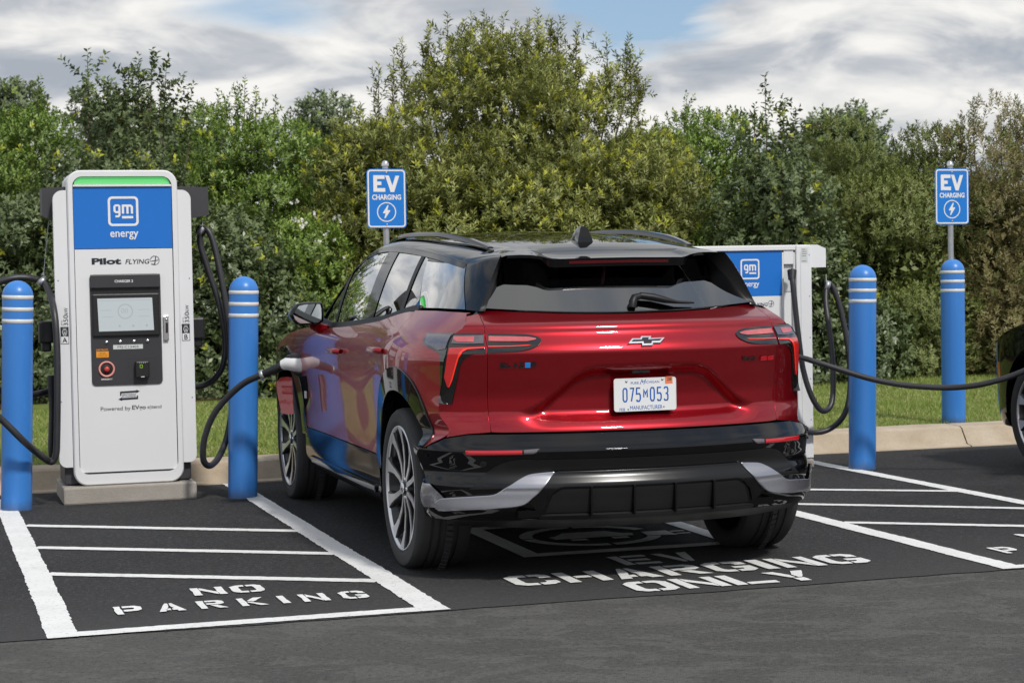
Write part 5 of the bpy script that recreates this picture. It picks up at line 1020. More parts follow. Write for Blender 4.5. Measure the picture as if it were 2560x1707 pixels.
# curves on the flank
cut_fr = sm(SD([(858, 818), (800, 900), (735, 1000), (697, 1090), (690, 1180), (692, 1280), (705, 1480)]))+[(1.40, .50)]
cut_rq = sm(SD([(1300, 705), (1250, 770), (1190, 835), (1140, 925), (1100, 1010), (1060, 1085)]))
belt_px = [(560, 792), (640, 830), (760, 820), (870, 805), (980, 788), (1080, 768), (1200, 722), (1260, 702), (1310, 691), (1500, 695), (1715, 706), (1830, 713)]
belt = [on_side(c1(*p), Wg) for p in belt_px]
def belt_z(y):
    ys = [b[0] for b in belt][::-1]; zs = [b[1] for b in belt][::-1]; return float(np.interp(y, ys, zs))
def belt_run(y0, y1, n, dz=0.0): return [(y0+(y1-y0)*i/n, belt_z(y0+(y1-y0)*i/n)+dz) for i in range(n+1)]
ZR = 0.50                       # top of the rocker
YD = 2.33                       # front edge of the front door
# ---- flank panels (y, z) on the left, mirrored to the right
y_cr = cut_rq[0][0]; y_cf = cut_fr[0][0]
a_low = arc(0, RO, 0, 180)      # from front round to the rear
def arch_pts(d, a0, a1, n=40):
    out = []
    for i in range(n+1):
        a = a0+(a1-a0)*i/n; r = RO+d-.055*float(sstep((a-112)/44)); out.append((r*math.cos(R_(a)), ZW+r*math.sin(R_(a))))
    return out
front_of_arch = arch_pts(0, 8, 172)
i_hit = min(range(len(front_of_arch)), key=lambda i: (front_of_arch[i][0]-cut_rq[-1][0])**2+(front_of_arch[i][1]-cut_rq[-1][1])**2)
arch_front = front_of_arch[:i_hit+1]           # low front point up to the door cut
arch_rear = front_of_arch[i_hit:]
rear_door = belt_run(y_cf, y_cr, 14, -0.012)+cut_rq[1:]+arch_front[::-1][1:]+[(0.60, ZR)]+[(1.40-0.0, ZR)]+cut_fr[::-1][1:-0 or None][0:0]
rear_door = belt_run(y_cf, y_cr, 14, -0.012)+cut_rq[1:]+arch_front[::-1][1:]+[(0.60, ZR)]+cut_fr[::-1][:-1]
panel('rear_door', S_side, rear_door, 'car_red', car, -1, both=True)
front_door = belt_run(2.40, y_cf, 14, -0.012)+cut_fr[1:]+[(YD, ZR), (YD, .80), (YD-.03, .95), (YD+.02, 1.08)]
fd = panel('front_door', S_side, front_door, 'car_red', car, -1, both=True)
zl = 0.632
zc_ = np.linspace(.672, 1.245, 22)
tl_side = SD([(1370, 985), (1384, 925), (1402, 891)])
quarter_edge = [(cor_h(z)[0], z) for z in np.linspace(.69, 1.235, 26)]
low_edge = sm(SD([(1535, 238), (1512, 340), (1490, 440), (1470, 485), (1435, 505)], c4, None))
quarter = belt_run(y_cr, -.485, 14, -0.006)+quarter_edge[::-1]+[(-.50, .645), (-.49, zl-.004)]+[p for p in arch_rear[::-1] if p[1] > zl]+cut_rq[::-1][1:-1]
panel('quarter_panel', S_side, quarter, 'car_red', car, -1, both=True, res=.022)
# front wing with its arch
fa = arc(YF, RO, 180, -0.5, 30)
ftop = [(2.42, 1.112), (2.7, 1.095), (3.07, 1.052), (3.43, .972), (3.62, .918), (3.75, .862), (3.80, .80)]
wing = [(YD+.02, 1.08)]+sm(ftop, 5)+[(3.82, .70), (3.80, .60), (3.672, .46)]+[p for p in fa[::-1] if p[1] > .45]+[(2.50, ZR), (YD, ZR), (YD, .80), (YD-.03, .95)]
panel('front_wing', S_side, wing, 'car_red', car, -1, both=True, res=.026)
# cladding
for nm, yc, a0, a1 in (('arch_cladding', 0, 6, 155.8), ('arch_cladding', YF, 172, -2)):
    a0_, a1_ = (6, 155.8) if yc == 0 else (-2, 172)
    pl = (arch_pts(.012, a0_, 153.2) if yc == 0 else arc(yc, RO+.012, a0_, a1_, 34))+arc(yc, RI_, a0_, 149.6 if yc == 0 else a1_, 34)[::-1]
    panel(nm, S_side, pl, 'gloss_black', car, -1, both=True, res=.022, off=.009, depth=.05, edge=.004)
rocker = [(2.56, ZR-.004), (.585, ZR-.004), (.535, .42), (.50, .33), (.62, .275), (2.48, .275), (2.58, .33), (2.55, .42)]
panel('rocker_panel', S_side, rocker, 'gloss_black', car, -1, both=True, res=.03, off=.006, depth=.05, edge=.003)
panel('sill_blade', S_side, [(2.42, .335), (.62, .335), (.66, .30), (2.40, .30)], 'gloss_black', car, -1, both=True, off=.018, depth=.03, edge=.004)
# lower bumper corner ahead of the crease
bc = [(cor_b(z)[0], z) for z in np.linspace(.30, .622, 12)]
side_bump = [(-.425, .622)]+[(-.455, .58), (-.435, .48), (-.39, .36), (-.36, .30)]
bs_edge = SD([(1270, 548), (1300, 640), (1325, 760), (1340, 870), (1358, 985)], c4)
sb = [(y, z) for y, z in bs_edge]+[(-.40, .30)]+bc
panel('bumper_side', S_side, [(-.33, .6205), (-.385, .575), (-.425, .50), (-.430, .43), (-.425, .36), (-.40, .30)]+bc, 'car_black', car, -1, both=True, res=.02)
# ---- greenhouse
drip_px = [(556, 752), (600, 682), (640, 622), (740, 472), (820, 357), (900, 275), (950, 238), (1000, 213), (1070, 198), (1135, 193), (1250, 203), (1400, 230), (1550, 270), (1725, 326)]
drip = sm([on_side(c1(*p), Wg) for p in drip_px], 5)
dy = np.array([p[0] for p in drip]); dz_ = np.array([p[1] for p in drip])
def drip_z(y): return float(np.interp(-y, -dy, dz_))
def top_run(y0, y1, n, dz): return [(y0+(y1-y0)*i/n, drip_z(y0+(y1-y0)*i/n)+dz) for i in range(n+1)]
G = lambda L: [on_side(c1(*p), Wg) for p in L]
bf, br = G([(1082, 232), (868, 806)]), G([(1162, 230), (945, 795)])       # B pillar, front and rear edge
cf, crr = G([(1360, 248), (1168, 735)]), G([(1378, 258), (1192, 726)])    # door glass divider
qf, qr = G([(1398, 300), (1330, 692)]), G([(1716, 330), (1708, 706)])      # black quarter glass
tf, tr_ = G([(738, 484), (640, 828)]), G([(748, 478), (652, 828)])        # mirror sail divider
def between(a, b, ya, yb): pass
Y = lambda e: e[0]
def edge_at(e, z): (y0, z0), (y1, z1) = e; return y0+(y1-y0)*(z-z0)/(z1-z0)
def window(name, fe, re, mat, tgap=.022, bgap=.012):
    zb0, zb1 = belt_z(fe[1][0])+bgap, belt_z(re[1][0])+bgap
    ft = fe[0][0]; rt = re[0][0]; n = 14
    poly = [(edge_at(fe, drip_z(ft)-tgap), drip_z(ft)-tgap)]+top_run(ft, rt, n, -tgap)[1:-1]+[(edge_at(re, drip_z(rt)-tgap), drip_z(rt)-tgap)]+[(edge_at(re, zb1), zb1)]+belt_run(re[1][0], fe[1][0], 8, bgap)[1:-1]+[(edge_at(fe, zb0), zb0)]
    return panel(name, S_green, poly, mat, car, -1, both=True, off=-.004, depth=.004, edge=.0005, inset=.0)
window('front_window', tr_, bf, 'tinted_glass'); window('rear_window', br, cf, 'tinted_glass')
panel('quarter_light', S_green, [crr[0], (qf[0][0]+.006, drip_z(qf[0][0])-.026), (qf[1][0]+.015, belt_z(qf[1][0])+.012), (crr[1][0], belt_z(crr[1][0])+.012)], 'tinted_glass', car, -1, both=True, off=-.004, depth=.004, edge=.0005)
sail = [(tf[0][0]+.02, drip_z(tf[0][0]+.02)-.03), tf[0], (tf[1][0], belt_z(tf[1][0])+.012), (belt[0][0]-.03, belt_z(belt[0][0]-.03)+.014)]
panel('quarter_light', S_green, sail, 'tinted_glass', car, -1, both=True, off=-.004, depth=.004, edge=.0005)
def bar(name, a, b, mat='satin_black', off=.0):
    e = .007; pl = [(a[0][0]+e, drip_z(a[0][0]+e)-.012), (b[0][0]-e, drip_z(b[0][0]-e)-.012), (b[1][0]-e, belt_z(b[1][0]-e)+.004), (a[1][0]+e, belt_z(a[1][0]+e)+.004)]
    panel(name, S_green, pl, mat, car, -1, both=True, off=off, depth=.003, edge=.0005)
bar('pillar_cover', bf, br, 'gloss_black'); bar('window_divider', cf, crr); bar('window_divider', tf, tr_)
panel('window_divider', S_green, [(qf[0][0]+.012, drip_z(qf[0][0])-.012), (qf[0][0]-.004, drip_z(qf[0][0])-.012), (qf[1][0]-.004, belt_z(qf[1][0])+.004), (qf[1][0]+.018, belt_z(qf[1][0])+.004)], 'satin_black', car, -1, both=True, depth=.02)
y_end = drip[-1][0]
panel('window_trim', S_green, top_run(drip[0][0], y_end, 46, 0.0)+top_run(y_end, drip[0][0], 46, -.024), 'gloss_black', car, -1, both=True, off=.002, depth=.02, res=.02)
panel('belt_moulding', S_green, belt_run(belt[0][0]+.02, y_cr-.02, 30, .014)+belt_run(y_cr-.02, belt[0][0]+.02, 30, -.016), 'satin_black', car, -1, both=True, off=.012, depth=.03, res=.02, edge=.003)
zt = [(qf[0][0]-.006, drip_z(qf[0][0]-.006)-.024)]
q_top = top_run(qf[0][0]-.006, qr[0][0], 8, -.024); q_mid = sm(G([(1399, 303), (1550, 318), (1718, 331)]), 4)
panel('quarter_window', S_green, [q_mid[0]]+q_mid[1:]+[(qr[1][0], belt_z(qr[1][0])+.003)]+belt_run(qr[1][0], qf[1][0]-.006, 8, .003)[1:], 'privacy_glass', car, -1, both=True, off=0.001, depth=.01)
panel('pillar_cover', S_green, q_top+q_mid[::-1], 'gloss_black', car, -1, both=True, res=.02)
# backing behind the quarter glass
mb = MB(); pts = [(qf[0][0]+.0, 1.27), (-.40, 1.27), (-.36, 1.46), (qf[0][0], 1.50)]
for s in (1, -1): mb.add([(-s*(Wg(a, b)-.03), a, b) for a, b in pts], [(0, 1, 2, 3)], 'cavity')
mb.build('pillar_backing', car)
fin2 = [(-.493, 1.246), (-.487, 1.29), (-.476, 1.35), (-.460, 1.41), (-.440, 1.46), (-.419, 1.503)]
fin = sm(fin2, 4)
# fin returns towards the glass
F3 = [(-float(Wg(y, z)), y, z) for y, z in fin]; gl_edge = [(-(.672-.62*(z-1.246)), 0, z) for y, z in fin]; gl_edge = [(x, float(Gl(x, z)), z) for x, _, z in gl_edge]
mb = MB(); strip(mb, F3, gl_edge, 'satin_black', 2); mb.build('pillar_return', car); mb = MB(); strip(mb, [(-x, y, z) for x, y, z in F3][::-1], [(-x, y, z) for x, y, z in gl_edge][::-1], 'satin_black', 2); mb.build('pillar_return', car)
gx = [(x, z) for x, _, z in gl_edge]; zgb = lambda x: 1.232+.029*(x/.68)**2
gb = [(-.672+1.344*i/24, zgb(-.672+1.344*i/24)) for i in range(25)]
panel('rear_glass', S_glass, gb+[(-x, z) for x, z in gx[1:]]+[(0.5, 1.525), (-.5, 1.525)]+gx[::-1][:-1], 'privacy_glass', car, 1, off=.0, depth=.006, inset=0)
mb = MB(); A = [tuple(S_glass(np.array(x), np.array(z))) for x, z in gb]; B = [(x*1.03, float(Rh(x*1.03, zgb(x)-.001)), zgb(x)-.004) for x, z in gb]; strip(mb, B, A, 'satin_black'); mb.build('glass_seal', car)
# ---- roof
zc = Sp([-.15, .3, .8, 1.3, 1.8, 2.25], [1.557, 1.602, 1.636, 1.648, 1.638, 1.598])
def roof_pt(y, s):        # s = 0 at the drip line, 1 at the centre line
    zd = drip_z(y); xd = float(Wg(y, zd))-.002; z3 = float(zc(y)); P = [(xd, zd), (xd-.028, zd+.050), (.44, z3-.002), (0, z3)]; b = [(1-s)**3, 3*s*(1-s)**2, 3*s*s*(1-s), s**3]
    return (-sum(w*p[0] for w, p in zip(b, P)), y, sum(w*p[1] for w, p in zip(b, P)))
def grid_mesh(name, rows, mat, parent, mirror=False):
    mb = MB(); n = len(rows[0]); vs = [v for r in rows for v in r]; mb.add(vs, [(j*n+i, j*n+i+1, (j+1)*n+i+1, (j+1)*n+i) for j in range(len(rows)-1) for i in range(n-1)], mat, True); return mb.build(name, parent)
ss = [0, .03, .07, .12, .18, .25, .33, .42, .52, .64, .76, .88]
ys_ = np.linspace(-.10, 2.12, 64)
rows = [[roof_pt(y, s) for s in ss]+[roof_pt(y, 1)]+[(-a, b, c) for a, b, c in [roof_pt(y, s) for s in ss[::-1]]] for y in ys_]
grid_mesh('roof_panel', rows[::-1], 'car_black', car)
# rear upper corner between roof, pillar and spoiler
lipx = [.532, .48, .42, .375, .345, .32, .25, .16, .08, 0]
lipy = [-.419, -.430, -.440, -.455, -.470, -.478, -.482, -.485, -.487, -.488]
lipz = [1.503, 1.505, 1.503, 1.495, 1.486, 1.482, 1.483, 1.484, 1.485, 1.485]
def roof_at(y, x):
    lo, hi = 0.0, 1.0
    for _ in range(30):
        m = (lo+hi)/2
        if -roof_pt(y, m)[0] > x: lo = m
        else: hi = m
    return roof_pt(y, (lo+hi)/2)
top = []; nlong = 12
for x, y, z in zip(lipx, lipy, lipz):
    p0 = np.array(roof_at(-.10, min(x, .62))); p0m = np.array(roof_at(-.06, min(x, .62))); t0 = (p0-p0m)/.04; L = p0[1]-y; p1 = np.array([-x, y, z]); t1 = np.array([0, -1, -.10 if x < .35 else -.16]); col = []
    for i in range(nlong+1):
        t = i/nlong; h = [2*t**3-3*t*t+1, t**3-2*t*t+t, -2*t**3+3*t*t, t**3-t*t]; col.append(tuple(h[0]*p0+h[1]*t0*L+h[2]*p1+h[3]*t1*L))
    top.append(col)
full = [list(c) for c in top]+[[(-a, b, c) for a, b, c in col] for col in top[::-1][1:]]
rows = [[full[j][i] for j in range(len(full))] for i in range(nlong+1)]
lip = rows[-1]; low = [(x*.995, y+.012+.012*(abs(x) > .36), z-(.040 if abs(x) < .36 else .014)) for x, y, z in lip]; und = [(x*.97, -.25, 1.505) for x, y, z in low]
sp = grid_mesh('spoiler', rows, 'car_black', car)
mb = MB(); strip(mb, lip, low, 'gloss_black', 1); strip(mb, low, und, 'gloss_black', 3); mb.build('spoiler_underside', car)
mb = MB(); bl = [(x, y-.0035, z) for (x, y, z) in [tuple(Vector(a).lerp(Vector(b), .28)) for a, b in zip(lip, low)] if abs(x) < .30]; bl2 = [(x, y-.0035, z) for (x, y, z) in [tuple(Vector(a).lerp(Vector(b), .62)) for a, b in zip(lip, low)] if abs(x) < .30]; strip(mb, bl, bl2, 'brake_dark'); mb.build('brake_light', car)
# rear pillar: one skin from the quarter window gap and the roof edge back to the fin edge
nf = len(fin); y0q, z0q = qr[1][0]-.004, belt_z(qr[1][0])+.003
fc = [(-float(Wg(y, z))-.0, y, z) for y, z in [(y0q+(qr[0][0]-.004-y0q)*i/(nf-1), z0q+(drip_z(qr[0][0])-z0q)*i/(nf-1)) for i in range(nf)]]
s_end = next(s for s in np.linspace(0, 1, 400) if -roof_pt(-.10, s)[0] <= .532)
ns = 12; up_ = []
for i in range(1, ns+1): up_.append(roof_pt(-.10, s_end*(i-1)/(ns-1)))
front_c = fc+up_
rear_c = [(-float(Wg(y, z)), y, z) for y, z in fin]; topc = [Vector(p) for p in top[0]]
rear_c[-1] = tuple(topc[-1]); rear_c = rear_c+[tuple(topc[-1])]*ns
rowsP = []
for i, (f_, r_) in enumerate(zip(front_c, rear_c)):
    f_, r_ = Vector(f_), Vector(r_); row = []
    for j in range(11):
        t = j/10
        if i < nf:
            y = f_.y+(r_.y-f_.y)*t; z = f_.z+(r_.z-f_.z)*t; w_ = i/(nf-1); p = Vector((-float(Wg(y, z)), y, z)).lerp(f_.lerp(r_, t)+Vector((-.012, 0, .008))*math.sin(math.pi*t), sstep(w_)*.8)
        else:
            w_ = (i-nf+1)/ns; p = f_.lerp(r_, t)+Vector((-.012*(1-w_), 0, .008*(1-w_)))*math.sin(math.pi*t); q = topc[0].lerp(topc[-1], t) if False else topc[min(nlong, int(round(t*nlong)))]; p = p.lerp(q, w_**3) if i == len(front_c)-1 else p.lerp(q, w_**2.5)
        row.append(tuple(p))
    row[0] = tuple(f_) if i < len(front_c)-1 else row[0]; rowsP.append(row)
o_ = grid_mesh('rear_pillar', rowsP, 'car_black', car); o_ = grid_mesh('rear_pillar', [[(-x, y, z) for x, y, z in r][::-1] for r in rowsP], 'car_black', car)
mb = MB()
for s in (1, -1):
    fl0 = Vector((-float(Wg(*fin[0])), *fin[0])); gl0 = Vector(gl_edge[0]); hc = Vector((-.695, float(Rh(-.695, 1.232)), 1.236)); hs = Vector((-.74, float(Rh(-.74, 1.225)), 1.228))
    q = [Vector((s*p.x, p.y, p.z)) for p in (fl0, gl0, hc, hs)]; mb.add([q[0]+Vector((0, .02, .004)), q[1]+Vector((0, .02, .004)), q[2]+Vector((0, .012, -.01)), q[3]+Vector((0, .012, -.01))], [(0, 1, 2, 3)], 'satin_black')
for s in (1, -1): mb.add([(s*.58, -.43, 1.20), (s*.705, -.43, 1.20), (s*.69, -.43, 1.262), (s*.58, -.43, 1.285)], [(0, 1, 2, 3)], 'cavity')
mb.build('corner_seal', car)
# roof rails, aerial
for s in (-1, 1):
    pts = catmull([(-.545, 1.95, 1.585), (-.552, 1.80, 1.624), (-.555, 1.45, 1.647), (-.552, .82, 1.640), (-.540, .30, 1.604), (-.528, .05, 1.572), (-.520, -.09, 1.548)], 8); vs = []; n = len(pts); fs = []
    for p in pts:
        h = max(.006, min(.023, (p[2]-1.54)*.4)); 
        for a, b in ((-.019, -h), (-.017, -.004), (-.010, .003), (.010, .003), (.017, -.004), (.019, -h)): vs.append((s*-1*(p[0]+a) if s > 0 else p[0]+a, p[1], p[2]+b-.002))
    k = 6; fs = [(i*k+j, (i+1)*k+j, (i+1)*k+(j+1) % k, i*k+(j+1) % k) for i in range(n-1) for j in range(k)]+[tuple(range(k)), tuple(range((n-1)*k, n*k))[::-1]]
    mb = MB(); mb.add(vs, fs, 'gloss_black'); mb.build('roof_rail', car, auto=40)
ae = on_y((1451.5, 612), .02); az_ = float(zc(.02)); ax_ = float(ae[0])
prof = [((.044, .11, 0), (.020, .045, .030), (.004, .004, .062))]
mb = MB(); secs = [(.040, -.075, .15, 0.0), (.036, -.072, .135, .018), (.027, -.064, .095, .045), (.019, -.056, .045, .070), (.010, -.045, .015, .080)]; vs = []
for hw, y0_, y1_, z in secs: vs += [(ax_+hw*a, .02+(y0_+y1_)/2+(y1_-y0_)/2*b, az_-.010+z) for a, b in ((-1, -1), (1, -1), (.9, .2), (.35, 1), (-.35, 1), (-.9, .2))]
n = 6; mb.add(vs, [(i*n+j, i*n+(j+1) % n, (i+1)*n+(j+1) % n, (i+1)*n+j) for i in range(4) for j in range(n)]+[tuple(range(4*n, 5*n))], 'gloss_black'); mb.build('roof_aerial', car, auto=25)
# windscreen, pillars, bonnet and nose
ws_t = [(-.60+1.2*i/16, 2.10-.10*(abs(-.60+1.2*i/16)/.6)**2, 0) for i in range(17)]; ws_t = [(x, y, float(roof_at(min(2.12, y), min(.64, abs(x)))[2])-.004) for x, y, _ in ws_t]
ws_b = [(-.80+1.6*i/16, 2.98-.44*(abs(-.80+1.6*i/16)/.8)**2.2, 1.095+.02*(abs(-.80+1.6*i/16)/.8)**2) for i in range(17)]
mb = MB(); strip(mb, ws_t, ws_b, 'clear_glass', 6); mb.build('windscreen', car)
dp = [(y, z) for y, z in drip if y > 1.98]
outer = [(-float(Wg(y, z)), y, z) for y, z in dp]; n = len(outer); inner = [tuple(Vector(ws_b[0]).lerp(Vector(ws_t[0]), i/(n-1))) for i in range(n)]
for s in (1, -1):
    mb = MB(); strip(mb, [(s*x, y, z) for x, y, z in outer], [(s*x, y, z) for x, y, z in inner], 'car_black', 2); mb.build('windscreen_pillar', car)
hz = Pch([2.40, 2.9, 3.2, 3.5, 3.75, 3.93], [1.135, 1.115, 1.085, 1.025, .945, .845])
S_hood = lambda u, v: np.stack([u, v, hz(v+.06*u*u)-.07*np.abs(u/.86)**3.2], -1)
hood = [(-.80, 2.50)]+[(-.80+1.6*i/16, 2.96-.44*(abs(-.80+1.6*i/16)/.8)**2.2) for i in range(17)]+[(.80, 2.5), (.87, 2.75), (.87, 3.1), (.83, 3.45), (.74, 3.68), (.5, 3.84), (0, 3.93), (-.5, 3.84), (-.74, 3.68), (-.83, 3.45), (-.87, 3.1), (-.87, 2.75)]
panel('bonnet', S_hood, hood[2:-0 or None] if False else [(x, y) for x, y in hood[1:18]]+hood[19:], 'car_red', car, 1, res=.05)
S_nose = lambda u, v: np.stack([u, 3.985-.10*np.clip((.62-v)/.4, -.6, 1)**2-.22*u*u-.30*np.abs(u)**7, v], -1)
panel('nose_panel', S_nose, [(-.84, .62), (.84, .62), (.80, .86), (-.80, .86)], 'car_red', car, -1, res=.05)
panel('front_bumper', S_nose, [(-.86, .26), (.86, .26), (.85, .615), (-.85, .615)], 'car_black', car, -1, res=.05)
panel('headlight', S_nose, [(-.80, .74), (-.45, .76), (-.45, .80), (-.80, .82)], 'lamp_clear', car, -1, off=.006, both=True)
panel('side_marker', S_side, [(3.66, .60), (3.70, .60), (3.71, .72), (3.685, .72)], 'amber', car, -1, off=.006, both=True, res=.02)
fw = [(3.80, .60), (3.82, .46), (3.79, .26), (3.62, .26), (3.665, .45)]
panel('bumper_corner', S_side, [(3.80, .60), (3.84, .45), (3.80, .27), (3.58, .27), (3.655, .42), (3.68, .46)], 'car_black', car, -1, both=True)
# ---- tail: hatch, lamps, bumper
xg = Pch([.69, .80, 1.05, 1.10, 1.18, 1.25], [.708, .712, .717, .716, .712, .692])
hl = [(-float(xg(z)), z) for z in np.linspace(1.236, .698, 24)]
half_top = [(-.672+.672*i/12, zgb(-.672+.672*i/12)-.006) for i in range(13)]
tailgate = hl+[(x, .696) for x in np.linspace(-.66, .66, 30)]+[(-x, z) for x, z in hl[::-1]]+[(-x, z) for x, z in half_top]+half_top[::-1][1:]
panel('tailgate', S_hatch, tailgate, 'car_red', car, 1, res=.0125, depth=.02, inset=.0036)
# quarter panel rear face between the gap and the crease
qz = np.linspace(1.236, .70, 26)
rq = [(-float(xg(z))-.0, z) for z in qz]+[(-.80, .692), (-.86, .680), (-.885, .674)]+[(-cor_h(z)[1], z) for z in np.linspace(.69, 1.225, 26)]
panel('quarter_rear', S_hatch, rq, 'car_red', car, 1, both=True, res=.018, inset=.0010)
# tail lamps
H_ = lambda L: RD(L, c2, Rh)
l_hatch = sm(H_([(716, 898), (800, 897), (905, 897), (1010, 902), (1090, 911), (1138, 930), (1155, 952), (1140, 985), (1095, 1012), (1040, 1030), (960, 1043), (840, 1051), (716, 1057)]), 3)
a = panel('tail_lamp', S_hatch, l_hatch, 'lamp_black', car, 1, res=.015, off=.006, depth=.02, both=True)
t1 = H_([(722, 918), (900, 920), (1050, 925), (1120, 938), (1108, 955), (1040, 968), (880, 968), (722, 966)])
t2 = H_([(720, 998), (900, 997), (1080, 991), (1045, 1003), (900, 1010), (720, 1013)])
for pr, poly, mt, nm in ((a, t1, 'lamp_pink', 'lamp_reflector'), (a, t2, 'lamp_bright_red', 'light_strip')):
    ob = panel(nm, S_hatch, poly, mt, None, 1, res=.015, off=.0085, depth=.003, both=True, edge=.0005)
    for o_, p_ in zip(ob, pr): o_.parent = p_
zl_top, zl_bot = H_([(620, 892)])[0][1], .828
inner = H_([(698, 1059), (600, 1062), (548, 1084), (508, 1128), (484, 1200), (455, 1340), (428, 1474)])
leg = [(-float(xg(1.10))-.001, H_([(698, 897)])[0][1])]+sm(inner, 4)+[(-cor_h(z)[1], z) for z in np.linspace(.826, zl_top, 14)]+H_([(560, 890)])
b = panel('tail_lamp', S_hatch, leg, 'lamp_black', car, 1, res=.013, off=.007, depth=.03, both=True)
r1 = H_([(700, 1004), (700, 1022), (560, 1030), (520, 1050), (490, 1090), (470, 1160), (440, 1270), (413, 1332), (391, 1332)])
r1 += [(-cor_h(.95)[1]+.004, .95), (-cor_h(1.05)[1]+.004, 1.05), (-cor_h(1.088)[1]+.004, 1.084)]
ob = panel('light_strip', S_hatch, r1, 'lamp_red', None, 1, res=.012, off=.0095, depth=.003, both=True, edge=.0005)
r1b = H_([(700, 1010), (700, 1022), (560, 1030), (520, 1050), (490, 1090), (470, 1160), (440, 1270), (413, 1332), (400, 1332), (430, 1240), (455, 1140), (480, 1060), (520, 1022), (570, 1012)])
ob += panel('light_strip', S_hatch, r1b, 'lamp_bright_red', None, 1, res=.012, off=.0110, depth=.003, both=True, edge=.0005)
r2 = H_([(690, 912), (690, 985), (560, 990), (430, 985)])+[(-cor_h(1.11)[1]+.006, 1.10), (-cor_h(1.135)[1]+.006, 1.138)]
ob += panel('lamp_reflector', S_hatch, r2, 'lamp_clear', None, 1, res=.012, off=.0095, depth=.003, both=True, edge=.0005)
r3 = H_([(615, 922), (612, 975), (470, 972), (440, 950), (440, 925)])
ob += panel('lamp_reflector', S_hatch, r3, 'lamp_pink', None, 1, res=.012, off=.0110, depth=.003, both=True, edge=.0005)
for i, o_ in enumerate(ob): o_.parent = b[i % 2]
sp_ = SD([(1370, 985), (1384, 930), (1402, 893)])
sideL = [(cor_h(z)[0], z) for z in np.linspace(zl_top, .832, 14)]+SD([(1545, 1470), (1520, 1440), (1513, 1400), (1511, 1250), (1512, 1100), (1500, 1058), (1440, 1025)])+sp_
b2 = panel('tail_lamp', S_side, sideL, 'lamp_black', car, -1, res=.013, off=.007, depth=.03, both=True)
cl = SD([(1392, 980), (1412, 905)])
sideC = [(cor_h(1.145)[0]+.003, 1.142), (cor_h(1.095)[0]+.003, 1.098)]+SD([(1560, 1025), (1500, 1035), (1430, 1000), (1388, 975), (1398, 925), (1412, 903)])
ob = panel('lamp_reflector', S_side, sideC, 'lamp_clear', None, -1, res=.012, off=.0095, depth=.003, both=True, edge=.0005)
for i, o_ in enumerate(ob): o_.parent = b2[i % 2]
# bumper
crest = .621
cz = [(-cor_b(z)[1], z) for z in np.linspace(crest, .668, 8)]
up = [(x, .690) for x in np.linspace(-.70, .70, 30)]
ub = [(-.705, .690), (-.80, .688), (-.86, .676), (-.895, .668)]+[(-.915, .655), (-.945, .638), (-.968, crest+.002)]+[(x, crest) for x in np.linspace(-.955, .955, 40)]+[(.968, crest+.002), (.945, .638), (.915, .655), (.895, .668), (.86, .676), (.80, .688), (.705, .690)]+up[::-1][1:-1]
panel('bumper_top', S_bump, ub, 'car_black', car, 1, res=.016, inset=.0008)
lowb = [(-float(cor_b(z)[1]), z) for z in np.linspace(crest-.001, .30, 20)]
lb = lowb+[(-.86, .297), (-.6, .303)]+[(x, .306) for x in np.linspace(-.5, .5, 20)]+[(.6, .303), (.86, .297)]+[(-x, z) for x, z in lowb[::-1]]+[(x, crest-.001) for x in np.linspace(.95, -.95, 40)]
panel('rear_bumper', S_bump, lb, 'car_black', car, 1, res=.016, inset=.0008, depth=.03)
us = [(-.868, .2955), (-.6, .3015)]+[(x, .3045) for x in np.linspace(-.5, .5, 20)]+[(.6, .3015), (.868, .2955), (.84, .270), (.6, .258)]+[(x, .254) for x in np.linspace(.5, -.5, 20)]+[(-.6, .258), (-.84, .270)]
panel('bumper_underside', S_bump, us, 'satin_black', car, 1, res=.02, inset=.0005, depth=.02)
B_ = lambda L: RD(L, c5, Rb)
# raised lower bar and diffuser
bar_l = B_([(1140, 718), (1010, 880), (905, 950), (960, 1000), (1003, 1072), (1040, 960), (1110, 850), (1160, 825)])
S_bar = lambda u, v: np.stack([u, Rb(u, v)-.012, v], -1)
topz = lambda x: .521-.006*(x/.45)**2
bar_top = [(-.452, .519)]+[(-.53, .44), (-.60, .395), (-.56, .372), (-.523, .322), (-.50, .40), (-.46, .440), (-.43, .452)]+[(x, .455) for x in np.linspace(-.41, .41, 20)]+[(.43, .452), (.46, .440), (.50, .40), (.523, .322), (.56, .372), (.60, .395), (.53, .44), (.452, .519)]+[(x, .521) for x in np.linspace(.44, -.44, 20)]
panel('diffuser_bar', S_bar, bar_top, 'bar_black', car, 1, res=.016, depth=.04, edge=.003)
panel('diffuser_panel', S_bump, [(-.50, .335), (-.47, .42), (-.43, .447), (.43, .447), (.47, .42), (.50, .335)], 'satin_black', car, 1, res=.03, off=.002, depth=.002)
panel('diffuser_lip', S_bar, [(-.523, .326), (-.523, .312)]+[(x, .310) for x in np.linspace(-.5, .5, 20)]+[(.523, .312), (.523, .326)]+[(x, .326) for x in np.linspace(.5, -.5, 20)], 'satin_black', car, 1, res=.03, depth=.04, off=.004, edge=.003)
for x in (-.30, -.102, .098, .295):
    y = float(Rb(x, .39)); mb = MB(); mb.box((x, y-.006, .388), (.011, .036, .140), 'gloss_black', .004); mb.build('diffuser_fin', car)
ins = sm(B_([(430, 862), (520, 775), (600, 700), (680, 650), (780, 620), (880, 607)]), 4)
xe, ze = ins[-1]
insert = ins+[(x, ze-.004) for x in np.linspace(xe+.05, -xe-.05, 30)]+[(-x, z) for x, z in ins[::-1]]+[(.62, .452), (.462, .527)]+[(x, .528) for x in np.linspace(.45, -.45, 20)]+[(-.462, .527), (-.62, .452)]
